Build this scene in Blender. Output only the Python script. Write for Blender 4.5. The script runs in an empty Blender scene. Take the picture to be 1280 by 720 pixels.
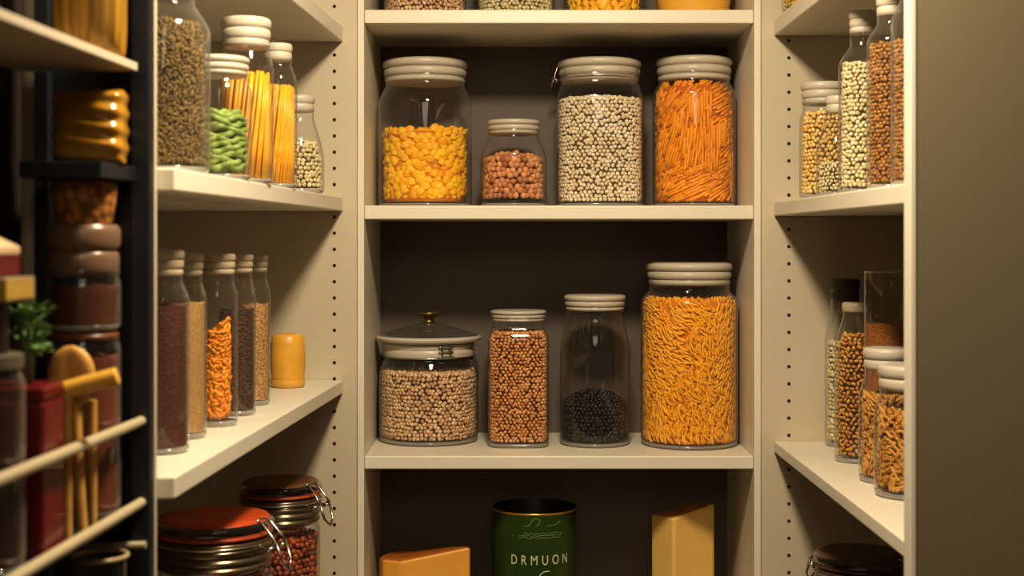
import bpy, math, random
import numpy as np
from mathutils import Vector, Matrix

S = bpy.context.scene
COL = S.collection
EYE = 1.5
F = 1760.0
HZ = 300.0
PI = math.pi
rng = np.random.default_rng(7)

# ------------------------------------------------------------------ units
def at(px, py, d):
    return Vector(((px - 640) / F * d, d, EYE + (HZ - py) / F * d))
def srgb(r, g, b):
    def f(c):
        c /= 255.0
        return c / 12.92 if c <= .04045 else ((c + .055) / 1.055) ** 2.4
    return (f(r), f(g), f(b), 1)

# ------------------------------------------------------------------ materials
MATS = {}
def new_mat(name):
    m = bpy.data.materials.new(name); m.use_nodes = True
    nt = m.node_tree; nt.nodes.clear()
    out = nt.nodes.new('ShaderNodeOutputMaterial')
    return m, nt, out
def solid(name, col, rough=.5, metal=0, var=.08, scale=40, bump=0, bscale=200, spec=.5, coat=0):
    if name in MATS: return MATS[name]
    m, nt, out = new_mat(name)
    b = nt.nodes.new('ShaderNodeBsdfPrincipled')
    b.inputs['Roughness'].default_value = rough
    b.inputs['Metallic'].default_value = metal
    b.inputs['Specular IOR Level'].default_value = spec
    b.inputs['Coat Weight'].default_value = coat
    tc = nt.nodes.new('ShaderNodeTexCoord')
    n = nt.nodes.new('ShaderNodeTexNoise'); n.inputs['Scale'].default_value = scale; n.inputs['Detail'].default_value = 4
    nt.links.new(tc.outputs['Object'], n.inputs['Vector'])
    r = nt.nodes.new('ShaderNodeValToRGB')
    r.color_ramp.elements[0].position = .3; r.color_ramp.elements[1].position = .7
    r.color_ramp.elements[0].color = tuple(c * (1 - var) for c in col[:3]) + (1,)
    r.color_ramp.elements[1].color = tuple(min(1, c * (1 + var)) for c in col[:3]) + (1,)
    nt.links.new(n.outputs['Fac'], r.inputs['Fac'])
    nt.links.new(r.outputs['Color'], b.inputs['Base Color'])
    if bump:
        n2 = nt.nodes.new('ShaderNodeTexNoise'); n2.inputs['Scale'].default_value = bscale
        nt.links.new(tc.outputs['Object'], n2.inputs['Vector'])
        bp = nt.nodes.new('ShaderNodeBump'); bp.inputs['Strength'].default_value = bump; bp.inputs['Distance'].default_value = .002
        nt.links.new(n2.outputs['Fac'], bp.inputs['Height']); nt.links.new(bp.outputs['Normal'], b.inputs['Normal'])
    nt.links.new(b.outputs[0], out.inputs[0])
    MATS[name] = m
    return m
def food(name, c0, c1, rough=.45, spec=.4, sss=0):
    """piece colour varies between c0 and c1 with the per-piece attribute"""
    if name in MATS: return MATS[name]
    m, nt, out = new_mat(name)
    b = nt.nodes.new('ShaderNodeBsdfPrincipled')
    b.inputs['Roughness'].default_value = rough
    b.inputs['Specular IOR Level'].default_value = spec
    a = nt.nodes.new('ShaderNodeAttribute'); a.attribute_name = 'piece'
    tc = nt.nodes.new('ShaderNodeTexCoord')
    n = nt.nodes.new('ShaderNodeTexNoise'); n.inputs['Scale'].default_value = 350
    nt.links.new(tc.outputs['Object'], n.inputs['Vector'])
    mx = nt.nodes.new('ShaderNodeMath'); mx.operation = 'MULTIPLY_ADD'
    mx.inputs[1].default_value = .5; mx.inputs[2].default_value = -.2
    nt.links.new(n.outputs['Fac'], mx.inputs[0])
    ad = nt.nodes.new('ShaderNodeMath'); ad.operation = 'ADD'; ad.use_clamp = True
    nt.links.new(mx.outputs[0], ad.inputs[0]); nt.links.new(a.outputs['Fac'], ad.inputs[1])
    r = nt.nodes.new('ShaderNodeValToRGB')
    r.color_ramp.elements[0].color = c0; r.color_ramp.elements[1].color = c1
    nt.links.new(ad.outputs[0], r.inputs['Fac'])
    nt.links.new(r.outputs['Color'], b.inputs['Base Color'])
    if sss:
        b.inputs['Subsurface Weight'].default_value = sss
        b.inputs['Subsurface Radius'].default_value = (.004, .002, .001)
    nt.links.new(b.outputs[0], out.inputs[0])
    MATS[name] = m
    return m
def glass(name, tint=(.985, .985, .975), edge=(.72, .71, .66), rough=.04, refl=1.0, haze=.013):
    """thin-walled container glass: clear through the wall, longer path and stronger reflection at grazing angles"""
    if name in MATS: return MATS[name]
    m, nt, out = new_mat(name)
    tr = nt.nodes.new('ShaderNodeBsdfTransparent')
    lw = nt.nodes.new('ShaderNodeLayerWeight'); lw.inputs['Blend'].default_value = .5
    def mth(op, a, b=None, clamp=False):
        q = nt.nodes.new('ShaderNodeMath'); q.operation = op; q.use_clamp = clamp
        nt.links.new(a, q.inputs[0])
        if b is not None: q.inputs[1].default_value = b
        return q.outputs[0]
    fc = lw.outputs['Facing']
    mc = nt.nodes.new('ShaderNodeMix'); mc.data_type = 'RGBA'
    mc.inputs['A'].default_value = tint + (1,); mc.inputs['B'].default_value = edge + (1,)
    nt.links.new(mth('POWER', fc, 4.0), mc.inputs['Factor'])
    nt.links.new(mc.outputs['Result'], tr.inputs['Color'])
    gl = nt.nodes.new('ShaderNodeBsdfGlossy'); gl.inputs['Roughness'].default_value = rough
    sc = mth('ADD', mth('MULTIPLY', mth('POWER', fc, 3.4), .85), .05)
    class ml: outputs = [mth('MULTIPLY', sc, refl, True)]
    df = nt.nodes.new('ShaderNodeBsdfDiffuse'); df.inputs['Color'].default_value = (.8, .76, .68, 1)  # pale diffuse haze paints reflected light and bright edges into the glass
    mh = nt.nodes.new('ShaderNodeMixShader'); nt.links.new(mth('ADD', mth('MULTIPLY', mth('POWER', fc, 4.0), .42), haze, True), mh.inputs[0])
    nt.links.new(tr.outputs[0], mh.inputs[1]); nt.links.new(df.outputs[0], mh.inputs[2]); tr = mh
    ms = nt.nodes.new('ShaderNodeMixShader')
    nt.links.new(ml.outputs[0], ms.inputs[0]); nt.links.new(tr.outputs[0], ms.inputs[1]); nt.links.new(gl.outputs[0], ms.inputs[2])
    nt.links.new(ms.outputs[0], out.inputs[0])
    MATS[name] = m
    return m

M_WHITE = solid('cream_laminate', srgb(226, 218, 198), .42, var=.02, scale=6, bump=.04, bscale=900)
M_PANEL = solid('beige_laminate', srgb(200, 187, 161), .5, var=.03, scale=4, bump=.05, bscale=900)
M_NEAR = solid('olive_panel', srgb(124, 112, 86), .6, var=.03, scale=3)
M_BACK = solid('dark_back_board', srgb(100, 88, 76), .6, var=.06, scale=3)
M_HOLE = solid('pin_hole', srgb(30, 22, 14), .9)
M_LID = solid('cream_lid', srgb(196, 186, 168), .38, var=.03, scale=30)
M_LIDTAN = solid('tan_lid', srgb(186, 170, 142), .4, var=.04, scale=30)
M_GLASS = glass('clear_glass')
M_GLASSG = glass('smoky_glass', (.90, .89, .86), (.5, .48, .44), haze=.010)
M_FOOT = glass('foot_glass', (.8, .79, .75), (.6, .58, .52), .08, 1.5, .30)
M_GLASSD = glass('dark_lid_glass', (.42, .37, .31), (.2, .18, .15), .06, 1.3)
M_STEEL = solid('steel_wire', srgb(190, 184, 170), .25, 1, var=.05)
M_ORANGE = solid('orange_seal', srgb(190, 82, 30), .5, var=.15)
M_BRONZE = solid('bronze_knob', srgb(120, 104, 62), .32, .8, var=.1)
M_NAVY = solid('navy_black_metal', srgb(20, 26, 32), .45, var=.1, scale=10)
M_RAIL = solid('champagne_metal', srgb(206, 192, 156), .35, .25, var=.04)
M_DKBROWN = solid('dark_brown_board', srgb(46, 32, 22), .6, var=.1)

# ------------------------------------------------------------------ mesh helpers
def link(name, me, mats, parent=None, smooth=False, loc=None):
    if not isinstance(mats, (list, tuple)): mats = [mats]
    for m in mats: me.materials.append(m)
    if smooth:
        me.polygons.foreach_set('use_smooth', np.ones(len(me.polygons), dtype=bool))
        me.update()
    o = bpy.data.objects.new(name, me); COL.objects.link(o)
    if parent: o.parent = parent
    if loc is not None: o.location = loc
    return o
def tag(o, label=None, cat=None, group=None, kind=None):
    if label: o['label'] = label
    if cat: o['category'] = cat
    if group: o['group'] = group
    if kind: o['kind'] = kind
    return o
def thing(name, label, cat, loc, group=None):
    o = bpy.data.objects.new(name, None); COL.objects.link(o)
    o.empty_display_size = .03; o.location = loc
    return tag(o, label, cat, group)
class MB:
    def __init__(s): s.v = []; s.f = []; s.m = []
    def add(s, v, f, mi=0):
        k = len(s.v); s.v += [tuple(p) for p in v]; s.f += [tuple(i + k for i in q) for q in f]; s.m += [mi] * len(f)
        return s
    def box(s, a, b, mi=0):
        x0, y0, z0 = a; x1, y1, z1 = b
        return s.add([(x0,y0,z0),(x1,y0,z0),(x1,y1,z0),(x0,y1,z0),(x0,y0,z1),(x1,y0,z1),(x1,y1,z1),(x0,y1,z1)],
              [(0,3,2,1),(4,5,6,7),(0,1,5,4),(1,2,6,5),(2,3,7,6),(3,0,4,7)], mi)
    def prism(s, pts, z0, z1, mi=0):
        """pts counter-clockwise in plan; z0/z1 numbers or lists"""
        n = len(pts)
        a = z0 if isinstance(z0, (list, tuple)) else [z0] * n
        b = z1 if isinstance(z1, (list, tuple)) else [z1] * n
        v = [(p[0], p[1], a[i]) for i, p in enumerate(pts)] + [(p[0], p[1], b[i]) for i, p in enumerate(pts)]
        f = [tuple(range(n))[::-1], tuple(range(n, 2 * n))] + [(i, (i+1) % n, n + (i+1) % n, n + i) for i in range(n)]
        return s.add(v, f, mi)
    def lathe(s, prof, seg=48, mi=0, n=2, c=(0, 0, 0), cap0=False, cap1=False):
        v = []; f = []
        for r, h in prof:
            for k in range(seg):
                t = 2 * PI * k / seg
                q = 1.0
                if n != 2:
                    q = 1 / (abs(math.cos(t)) ** n + abs(math.sin(t)) ** n) ** (1 / n)
                v.append((c[0] + r * q * math.cos(t), c[1] + r * q * math.sin(t), c[2] + h))
        for i in range(len(prof) - 1):
            for k in range(seg):
                k2 = (k + 1) % seg
                f.append((i*seg + k, i*seg + k2, (i+1)*seg + k2, (i+1)*seg + k))
        if cap0: f.append(tuple(range(seg))[::-1])
        if cap1: f.append(tuple((len(prof)-1)*seg + k for k in range(seg)))
        return s.add(v, f, mi)
    def tube(s, pts, r, seg=8, mi=0, closed=False, r2=None):
        pts = [Vector(p) for p in pts]; n = len(pts); v = []; f = []
        up = Vector((0, 0, 1)); prev = None
        for i, p in enumerate(pts):
            if closed: t = pts[(i+1) % n] - pts[i-1]
            else: t = pts[min(i+1, n-1)] - pts[max(i-1, 0)]
            t.normalize()
            if prev is None:
                a = t.cross(up)
                if a.length < .1: a = t.cross(Vector((1, 0, 0)))
            else:
                a = prev - t * prev.dot(t)
            a.normalize(); prev = a
            b = t.cross(a)
            rr = r if r2 is None else r + (r2 - r) * i / (n - 1)
            for k in range(seg):
                an = 2 * PI * k / seg
                v.append(p + a * rr * math.cos(an) + b * rr * math.sin(an))
        for i in range(n if closed else n - 1):
            j = (i + 1) % n
            for k in range(seg):
                k2 = (k + 1) % seg
                f.append((i*seg + k, i*seg + k2, j*seg + k2, j*seg + k))
        if not closed:
            f.append(tuple(range(seg))[::-1]); f.append(tuple((n-1)*seg + k for k in range(seg)))
        return s.add(v, f, mi)
    def build(s, name, mats, parent=None, smooth=False, bevel=0, loc=None, seg=2, auto=False):
        me = bpy.data.meshes.new(name); me.from_pydata(s.v, [], s.f)
        if any(s.m): me.polygons.foreach_set('material_index', s.m)
        me.update()
        o = link(name, me, mats, parent, smooth, loc)
        if auto:
            me.set_sharp_from_angle(angle=math.radians(40))
        if bevel:
            b = o.modifiers.new('bevel', 'BEVEL'); b.width = bevel; b.segments = seg; b.limit_method = 'ANGLE'
            b.angle_limit = math.radians(35)
        return o

def ico(sub=1, scale=(1, 1, 1)):
    import bmesh
    bm = bmesh.new(); bmesh.ops.create_icosphere(bm, subdivisions=sub, radius=1)
    v = np.array([p.co[:] for p in bm.verts]) * np.array(scale)
    f = np.array([[q.index for q in p.verts] for p in bm.faces]); bm.free()
    return v, f
def tmpl_tube(pts, r, seg=6):
    b = MB().tube(pts, r, seg); v = np.array(b.v)
    f = []
    for q in b.f:
        for i in range(1, len(q) - 1): f.append((q[0], q[i], q[i+1]))
    return v, np.array(f)
def tmpl_shell(L, W):
    """open curled pasta shell: thick curved cup with ridges"""
    v, f = ico(2)
    v = v.copy()
    rid = 1 + .10 * np.cos(6 * np.arctan2(v[:, 1], v[:, 0] + 1.6) * 3)
    x = v[:, 0] * L; y = v[:, 1] * W * rid * (1 - .25 * v[:, 0] ** 2); z = v[:, 2] * W * .62 * rid - .28 * (x / L) ** 2 * W
    notch = np.exp(-((v[:, 1]) / .35) ** 2) * (v[:, 2] > .35) * .35 * W
    return np.stack([x, y, z - notch], 1), f
def scatter_mesh(name, tv, tf, mats4, vals):
    """bake copies of a template (all tri) into one mesh with a per-piece value"""
    n = len(mats4); nv = len(tv); nf = len(tf)
    h = np.concatenate([tv, np.ones((nv, 1))], 1)
    V = np.einsum('nij,vj->nvi', mats4, h)[:, :, :3].reshape(-1, 3)
    Fc = (tf[None] + (np.arange(n) * nv)[:, None, None]).reshape(-1, 3)
    me = bpy.data.meshes.new(name)
    me.vertices.add(len(V)); me.vertices.foreach_set('co', V.astype(np.float32).ravel())
    me.loops.add(Fc.size); me.loops.foreach_set('vertex_index', Fc.astype(np.int32).ravel())
    me.polygons.add(len(Fc)); me.polygons.foreach_set('loop_start', (np.arange(len(Fc)) * 3).astype(np.int32))
    at_ = me.attributes.new('piece', 'FLOAT', 'POINT')
    at_.data.foreach_set('value', np.repeat(vals, nv).astype(np.float32))
    me.update(calc_edges=True); me.validate()
    return me
def join_core(me, core):
    """append an MB of filler (value .0) behind the surface pieces"""
    nv0 = len(me.vertices); np0 = len(me.polygons); nl0 = len(me.loops)
    tris = []
    for q in core.f:
        for i in range(1, len(q) - 1): tris.append((q[0], q[i], q[i+1]))
    tris = np.array(tris) + nv0
    cv = np.array(core.v, dtype=np.float32)
    me.vertices.add(len(cv)); me.loops.add(tris.size); me.polygons.add(len(tris))
    co = np.empty((nv0 + len(cv)) * 3, dtype=np.float32); me.vertices.foreach_get('co', co)
    co = co.reshape(-1, 3); co[nv0:] = cv; me.vertices.foreach_set('co', co.ravel())
    li = np.empty(len(me.loops), dtype=np.int32); me.loops.foreach_get('vertex_index', li)
    li[nl0:] = tris.ravel(); me.loops.foreach_set('vertex_index', li)
    ls = np.empty(len(me.polygons), dtype=np.int32); me.polygons.foreach_get('loop_start', ls)
    ls[np0:] = nl0 + np.arange(len(tris)) * 3; me.polygons.foreach_set('loop_start', ls)
    mi = np.zeros(len(me.polygons), dtype=np.int32); mi[np0:] = 1; me.polygons.foreach_set('material_index', mi)
    me.update(calc_edges=True)

def prof_r(prof, h):
    for (r0, h0), (r1, h1) in zip(prof[:-1], prof[1:]):
        if h0 <= h <= h1 and h1 > h0:
            return r0 + (r1 - r0) * (h - h0) / (h1 - h0)
    return prof[-1][0]
def supq(t, n):
    return 1.0 if n == 2 else 1 / (abs(math.cos(t)) ** n + abs(math.sin(t)) ** n) ** (1 / n)

def rot_basis(t, nrm, up, ang, tilt=None):
    """columns: piece x axis lies in the wall's tangent plane at angle ang from horizontal"""
    x = t * math.cos(ang) + up * math.sin(ang)
    z = nrm
    y = np.cross(z, x)
    return x, y, z

def fill(name, label, cat, base, prof, n, spec, group=None):
    """loose contents following the inside of a jar"""
    global rng
    rng = np.random.default_rng(spec.get('seed', 3))
    H = spec['h']; dome = spec.get('dome', 0); kind = spec['kind']; s = spec['s']
    gap = .0022
    h0 = spec.get('h0', .0075)
    mats4 = []; vals = []
    slope = spec.get('slope', 0)
    def topf(x, y, R):
        return H + dome * (1 - (x*x + y*y) / (R*R)) + slope * x / R + spec.get('wob', 0) * math.sin(9 * x / R + 4 * y / R)
    if kind in ('bean', 'grain', 'shell', 'flake'):
        tv, tf = {'bean': lambda: ico(spec.get('sub', 1), (1, .86, .80)),
                  'grain': lambda: ico(1, (1, .62, .55)),
                  'flake': lambda: ico(1, (1.3, .5, .3)),
                  'shell': lambda: tmpl_shell(1.0, .72)}[kind]()
        sv, sh, inset = s * spec.get('pv', 1.42), s * spec.get('ph', 1.62), s * .85
        freeang = True
        if kind == 'flake': inset = s * 1.3
    elif kind == 'stick':
        L = spec['L']
        tv, tf = tmpl_tube([(-L/2, 0, 0), (-L*.17, 0, 0), (L*.17, 0, 0), (L/2, 0, 0)], s, 7); tv = tv / s
        sv, sh, inset = L * spec.get('pv', .16), L * spec.get('ph', .34), s
        freeang = False
    elif kind == 'squig':
        L = spec['L']
        pts = [(L * (u - .5), L * .10 * math.sin(u * 2 * PI * spec.get('w', .9)), L * .03 * math.sin(u * 9)) for u in np.linspace(0, 1, 9)]
        tv, tf = tmpl_tube(pts, s, 5); tv = tv / s
        sv, sh, inset = L * spec.get('pv', .18), L * spec.get('ph', .30), s
        freeang = False
    # directional clusters for sticks and noodles
    K = spec.get('K', 26)
    ck = np.stack([rng.uniform(0, 2 * PI, K), rng.uniform(0, H, K)], 1)
    ca = rng.choice(spec.get('angs', [.2, .6, 1.1, 1.5, 1.9, 2.6]), K)
    if 'seeds' in spec:
        keep = [i for i in range(K) if not 3.3 < ck[i, 0] < 6.1]
        ck = np.concatenate([ck[keep], np.array([q[:2] for q in spec['seeds']])]); ca = np.concatenate([ca[keep], [q[2] for q in spec['seeds']]]); K = len(ck)
    rmax = max(p[0] for p in prof)
    def ang_at(t, h):
        if freeang: return rng.normal(0, spec['hor']) if 'hor' in spec else rng.uniform(0, PI)
        d = np.minimum(abs(ck[:, 0] - t), 2 * PI - abs(ck[:, 0] - t)) * rmax
        k = np.argmin(d ** 2 + (ck[:, 1] - h) ** 2)
        return ca[k] + rng.normal(0, spec.get('aj', .12))
    if not freeang:
        L = spec['L']; Rm = rmax - gap - inset
        pd = spec.get('pd', 2.15) * s; order = 0
        for k0 in range(K):
            a = ca[k0]; ux, uy = math.cos(a), math.sin(a)
            ext = max(2.2 * Rm, .05)
            for layer in range(spec.get('layers', 2)):
                v_ = -ext + layer * pd / 2
                while v_ < ext:
                    u_ = -ext + rng.uniform(0, L)
                    while u_ < ext:
                        uu = u_ + rng.normal(0, .05) * L; vv = v_ + rng.normal(0, .12) * pd
                        cx_ = ck[k0, 0] * Rm + uu * ux - vv * uy; ch = ck[k0, 1] + uu * uy + vv * ux
                        u_ += L * spec.get('pu', 1.0)
                        if ch < h0 + s or ch > H: continue
                        t = (cx_ / Rm)
                        if abs(t - ck[k0, 0]) > PI: continue
                        t %= 2 * PI
                        dd = np.minimum(abs(ck[:, 0] - t), 2 * PI - abs(ck[:, 0] - t)) * Rm
                        if np.argmin(dd ** 2 + (ck[:, 1] - ch) ** 2) != k0: continue
                        aa = a + rng.normal(0, spec.get('aj', .06))
                        half = L * abs(math.sin(aa)) / 2
                        ch = min(max(ch, h0 + half + s), max(H + .002 - half * .9, h0 + half + s))
                        Rr = min(prof_r(prof, min(max(ch + q * half, .002), prof[-1][1])) for q in (-1.05, -.7, -.35, 0, .35, .7, 1.05)) - gap - inset - .001
                        sag = Rr - math.sqrt(max(Rr ** 2 - (L * math.cos(aa) / 2) ** 2, 0)) if Rr > L / 2 else .004
                        Rc = Rr - sag - layer * s * 1.1 - abs(rng.normal(0, spec.get('rj', .3))) * s
                        tg = np.array([-math.sin(t), math.cos(t), 0]); nr = np.array([math.cos(t), math.sin(t), 0.]); up = np.array([0, 0, 1.])
                        X, Y, Z = rot_basis(tg, nr, up, aa)
                        M = np.eye(4); sc = s * rng.uniform(.92, 1.05)
                        M[:3, 0] = X * sc; M[:3, 1] = Y * sc; M[:3, 2] = Z * sc
                        M[:3, 3] = nr * Rc + up * ch
                        mats4.append(M); vals.append(rng.uniform(.3, 1) if layer == 0 else rng.uniform(0, .4))  # inner layer gets darker values, shade put into the colour
                    v_ += pd
    h = h0 + s; row = 0
    hmax = H + max(dome, 0) + abs(slope) + .01
    while freeang and h < hmax:
        R = min(prof_r(prof, min(max(h + q * s, .002), prof[-1][1])) for q in (-1.3, -.6, 0, .6, 1.3)) - gap - inset
        m = max(6, int(2 * PI * R / sh))
        for k in range(m):
            t = (2 * PI * (k + .5 * (row % 2)) / m + rng.normal(0, .12) * sh / max(R, .01)) % (2 * PI)
            q = supq(t, n)
            hh = h + rng.normal(0, .16) * sv
            x, y = R * q * math.cos(t), R * q * math.sin(t)
            if hh > topf(x, y, max(R, .01)): continue
            if hh < h0 + s * 1.15: hh = h0 + s * 1.15
            e = 1e-3
            x2, y2 = R * supq(t + e, n) * math.cos(t + e), R * supq(t + e, n) * math.sin(t + e)
            tg = np.array([x2 - x, y2 - y, 0]); tg /= np.linalg.norm(tg)
            nr = np.array([tg[1], -tg[0], 0.]); up = np.array([0, 0, 1.])
            a = ang_at(t, hh)
            X, Y, Z = rot_basis(tg, nr, up, a)
            if freeang:
                w = rng.normal(0, spec.get('tilt', .35), 3); Zr = Z + w[0] * X + w[1] * Y
                Zr /= np.linalg.norm(Zr); X = X - Zr * X.dot(Zr); X /= np.linalg.norm(X); Y = np.cross(Zr, X); Z = Zr
            dr = -abs(rng.normal(0, .35)) * s if not freeang else -abs(rng.normal(0, .22)) * s
            # long pieces sag inward so that their ends stay inside the round wall
            if not freeang:
                dr -= (spec['L'] * abs(math.cos(a)) / 2) ** 2 / (2 * max(R, .01)) if n == 2 else 0
            M = np.eye(4); sc = s * rng.uniform(.88, 1.08)
            M[:3, 0] = X * sc; M[:3, 1] = Y * sc; M[:3, 2] = Z * sc
            M[:3, 3] = np.array([x, y, hh]) + nr * dr
            if not freeang:
                half = spec['L'] * abs(math.sin(a)) / 2
                M[2, 3] = min(max(M[2, 3], h0 + half + s), max(H + .004 - half * .6, h0 + half + s))
            mats4.append(M); vals.append(rng.uniform(0, 1))
        h += sv; row += 1
    # top surface
    Rt = min(prof_r(prof, min(H + q, prof[-1][1])) for q in (0, max(dome, 0) * .5 + s, abs(slope) + s)) - gap - inset
    st = (sh if freeang else spec['L'] * .3)
    yy = -Rt; r_ = 0
    while yy < Rt:
        xx = -Rt + (st / 2 if r_ % 2 else 0)
        while xx < Rt:
            x = xx + rng.normal(0, .15) * st; y = yy + rng.normal(0, .15) * st
            t = math.atan2(y, x)
            lim = Rt * supq(t, n) - (0 if freeang else spec['L'] * .5)
            if math.hypot(x, y) < lim:
                a = rng.uniform(0, 2 * PI)
                tl = .3 if freeang else .1
                Z = np.array([rng.normal(0, tl), rng.normal(0, tl), 1.]); Z /= np.linalg.norm(Z)
                X = np.array([math.cos(a), math.sin(a), 0.]); X -= Z * X.dot(Z); X /= np.linalg.norm(X); Y = np.cross(Z, X)
                M = np.eye(4); sc = s * rng.uniform(.88, 1.08)
                M[:3, 0] = X * sc; M[:3, 1] = Y * sc; M[:3, 2] = Z * sc
                M[:3, 3] = (x, y, topf(x, y, max(Rt, .01)) - s * (.4 if freeang else 1.6) + rng.normal(0, .25) * s)
                mats4.append(M); vals.append(rng.uniform(0, 1))
            xx += st
        yy += st * .87; r_ += 1
    me = scatter_mesh(name, tv, tf, np.array(mats4), np.array(vals))
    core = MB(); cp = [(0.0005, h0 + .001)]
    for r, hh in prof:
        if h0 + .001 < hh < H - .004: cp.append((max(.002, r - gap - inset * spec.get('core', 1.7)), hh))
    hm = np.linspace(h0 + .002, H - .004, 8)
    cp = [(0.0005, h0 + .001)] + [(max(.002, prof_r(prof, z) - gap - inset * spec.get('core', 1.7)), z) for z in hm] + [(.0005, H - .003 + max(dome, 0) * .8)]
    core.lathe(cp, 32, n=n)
    join_core(me, core)  # core in the gap colour paints shade between the pieces
    o = link(name, me, [spec['mat'], spec['dark']], None, True, base)
    tag(o, label, cat, group, 'stuff')
    return o
def powder(name, label, cat, base, prof, n, mat, H, slope=0, group=None, h0=.0075):
    """fine contents: one heap with an uneven top"""
    b = MB(); pr = []
    for z in np.linspace(h0, H, 14):
        pr.append((prof_r(prof, z) - .0024, z))
    seg = 40; v = []; f = []
    for i, (r, z) in enumerate(pr):
        for k in range(seg):
            t = 2 * PI * k / seg
            q = supq(t, n)
            zz = z + (slope * math.cos(t - 5.6) + .0015 * math.sin(5 * t)) * max(0, (z - h0) / (H - h0)) ** 3
            v.append((r * q * math.cos(t), r * q * math.sin(t), zz))
    b.add(v, [(i*seg+k, i*seg+(k+1) % seg, (i+1)*seg+(k+1) % seg, (i+1)*seg+k) for i in range(len(pr)-1) for k in range(seg)])
    b.f += [tuple(range(seg))[::-1], tuple((len(pr)-1)*seg + k for k in range(seg))]; b.m += [0, 0]
    return tag(b.build(name, mat, None, True, loc=base, auto=True), label, cat, group, 'stuff')
def grainy(name, c0, c1, scale=300, bump=.6, rough=.7):
    if name in MATS: return MATS[name]
    m, nt, out = new_mat(name)
    b = nt.nodes.new('ShaderNodeBsdfPrincipled'); b.inputs['Roughness'].default_value = rough
    tc = nt.nodes.new('ShaderNodeTexCoord')
    vo = nt.nodes.new('ShaderNodeTexVoronoi'); vo.inputs['Scale'].default_value = scale
    nt.links.new(tc.outputs['Object'], vo.inputs['Vector'])
    r = nt.nodes.new('ShaderNodeValToRGB'); r.color_ramp.elements[0].color = c1; r.color_ramp.elements[1].color = c0
    r.color_ramp.elements[0].position = .2; r.color_ramp.elements[1].position = .75
    nt.links.new(vo.outputs['Distance'], r.inputs['Fac'])
    nt.links.new(r.outputs['Color'], b.inputs['Base Color'])
    bp = nt.nodes.new('ShaderNodeBump'); bp.inputs['Strength'].default_value = bump; bp.inputs['Distance'].default_value = .002; bp.invert = True
    nt.links.new(vo.outputs['Distance'], bp.inputs['Height']); nt.links.new(bp.outputs['Normal'], b.inputs['Normal'])
    nt.links.new(b.outputs[0], out.inputs[0]); MATS[name] = m
    return m

def jar_prof(r, hs, hn, ht, rn, rb=.010):
    """outer glass profile: rounded foot, straight wall to hs, S shoulder to (rn, hn), neck to ht"""
    p = [(r - rb * .9, .0005)]
    for k in range(1, 6):
        a = k / 5 * PI / 2
        p.append((r - rb + rb * math.sin(a), rb - rb * math.cos(a) + .0005))
    p.append((r, rb + (hs - rb) * .33)); p.append((r, rb + (hs - rb) * .66))
    for k in range(0, 11):
        u = k / 10
        w = u * u * (3 - 2 * u)
        # rounder at the outside than at the neck
        p.append((r + (rn - r) * (w * .6 + .4 * u ** 2), hs + (hn - hs) * (u * .85 + .15 * math.sin(u * PI / 2))))
    p.append((rn, hn + (ht - hn) * .3)); p.append((rn * 1.035, hn + (ht - hn) * .45)); p.append((rn, hn + (ht - hn) * .62))
    p.append((rn, ht))
    return p
def glass_body(parent, prof, n, mat):
    b = MB(); b.lathe([(.0005, .0005)] + prof, 64, n=n)
    # heavy glass foot
    r0 = prof[5][0]
    b.lathe([(r0 * .80, .0008), (r0 * .93, .0012), (r0 * .982, .0035), (r0 * .988, .0062), (r0 * .6, .0062), (.0005, .0062)], 48, mi=1, n=n)
    # thread ring under the lid
    rn_, hn_ = prof[-1]
    return b.build('glass_body', [mat, M_FOOT], parent, True)
def lid_ribbed(parent, r, h0, h1, mat, bands=2, name='lid', dome=.02):
    H = h1 - h0; p = [(r * .88, h0)]
    z = h0; fr = {1: [1], 2: [.50, .50], 3: [.27, .37, .36]}[bands]; wd = {1: [1], 2: [.965, 1], 3: [.945, .975, 1]}[bands]
    for k in range(bands):
        w = r * wd[k]; step = H * fr[k]
        a = z; b_ = z + step
        p += [(w * .92, a + step * .03), (w * .955, a + step * .10), (w * .985, a + step * .22), (w, a + step * .42), (w, a + step * .66), (w * .985, a + step * .84), (w * .95, a + step * .94), (w * .92, b_ - step * .03)]
        z += step
    p += [(r * .9, h1 + H * .015), (r * .5, h1 + H * dome), (.0006, h1 + H * dome * 1.2)]
    b = MB().lathe(p, 64)
    b.lathe([(.0006, h0), (r * .9, h0)], 64)
    return b.build(name, mat, parent, True, auto=True)
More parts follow.
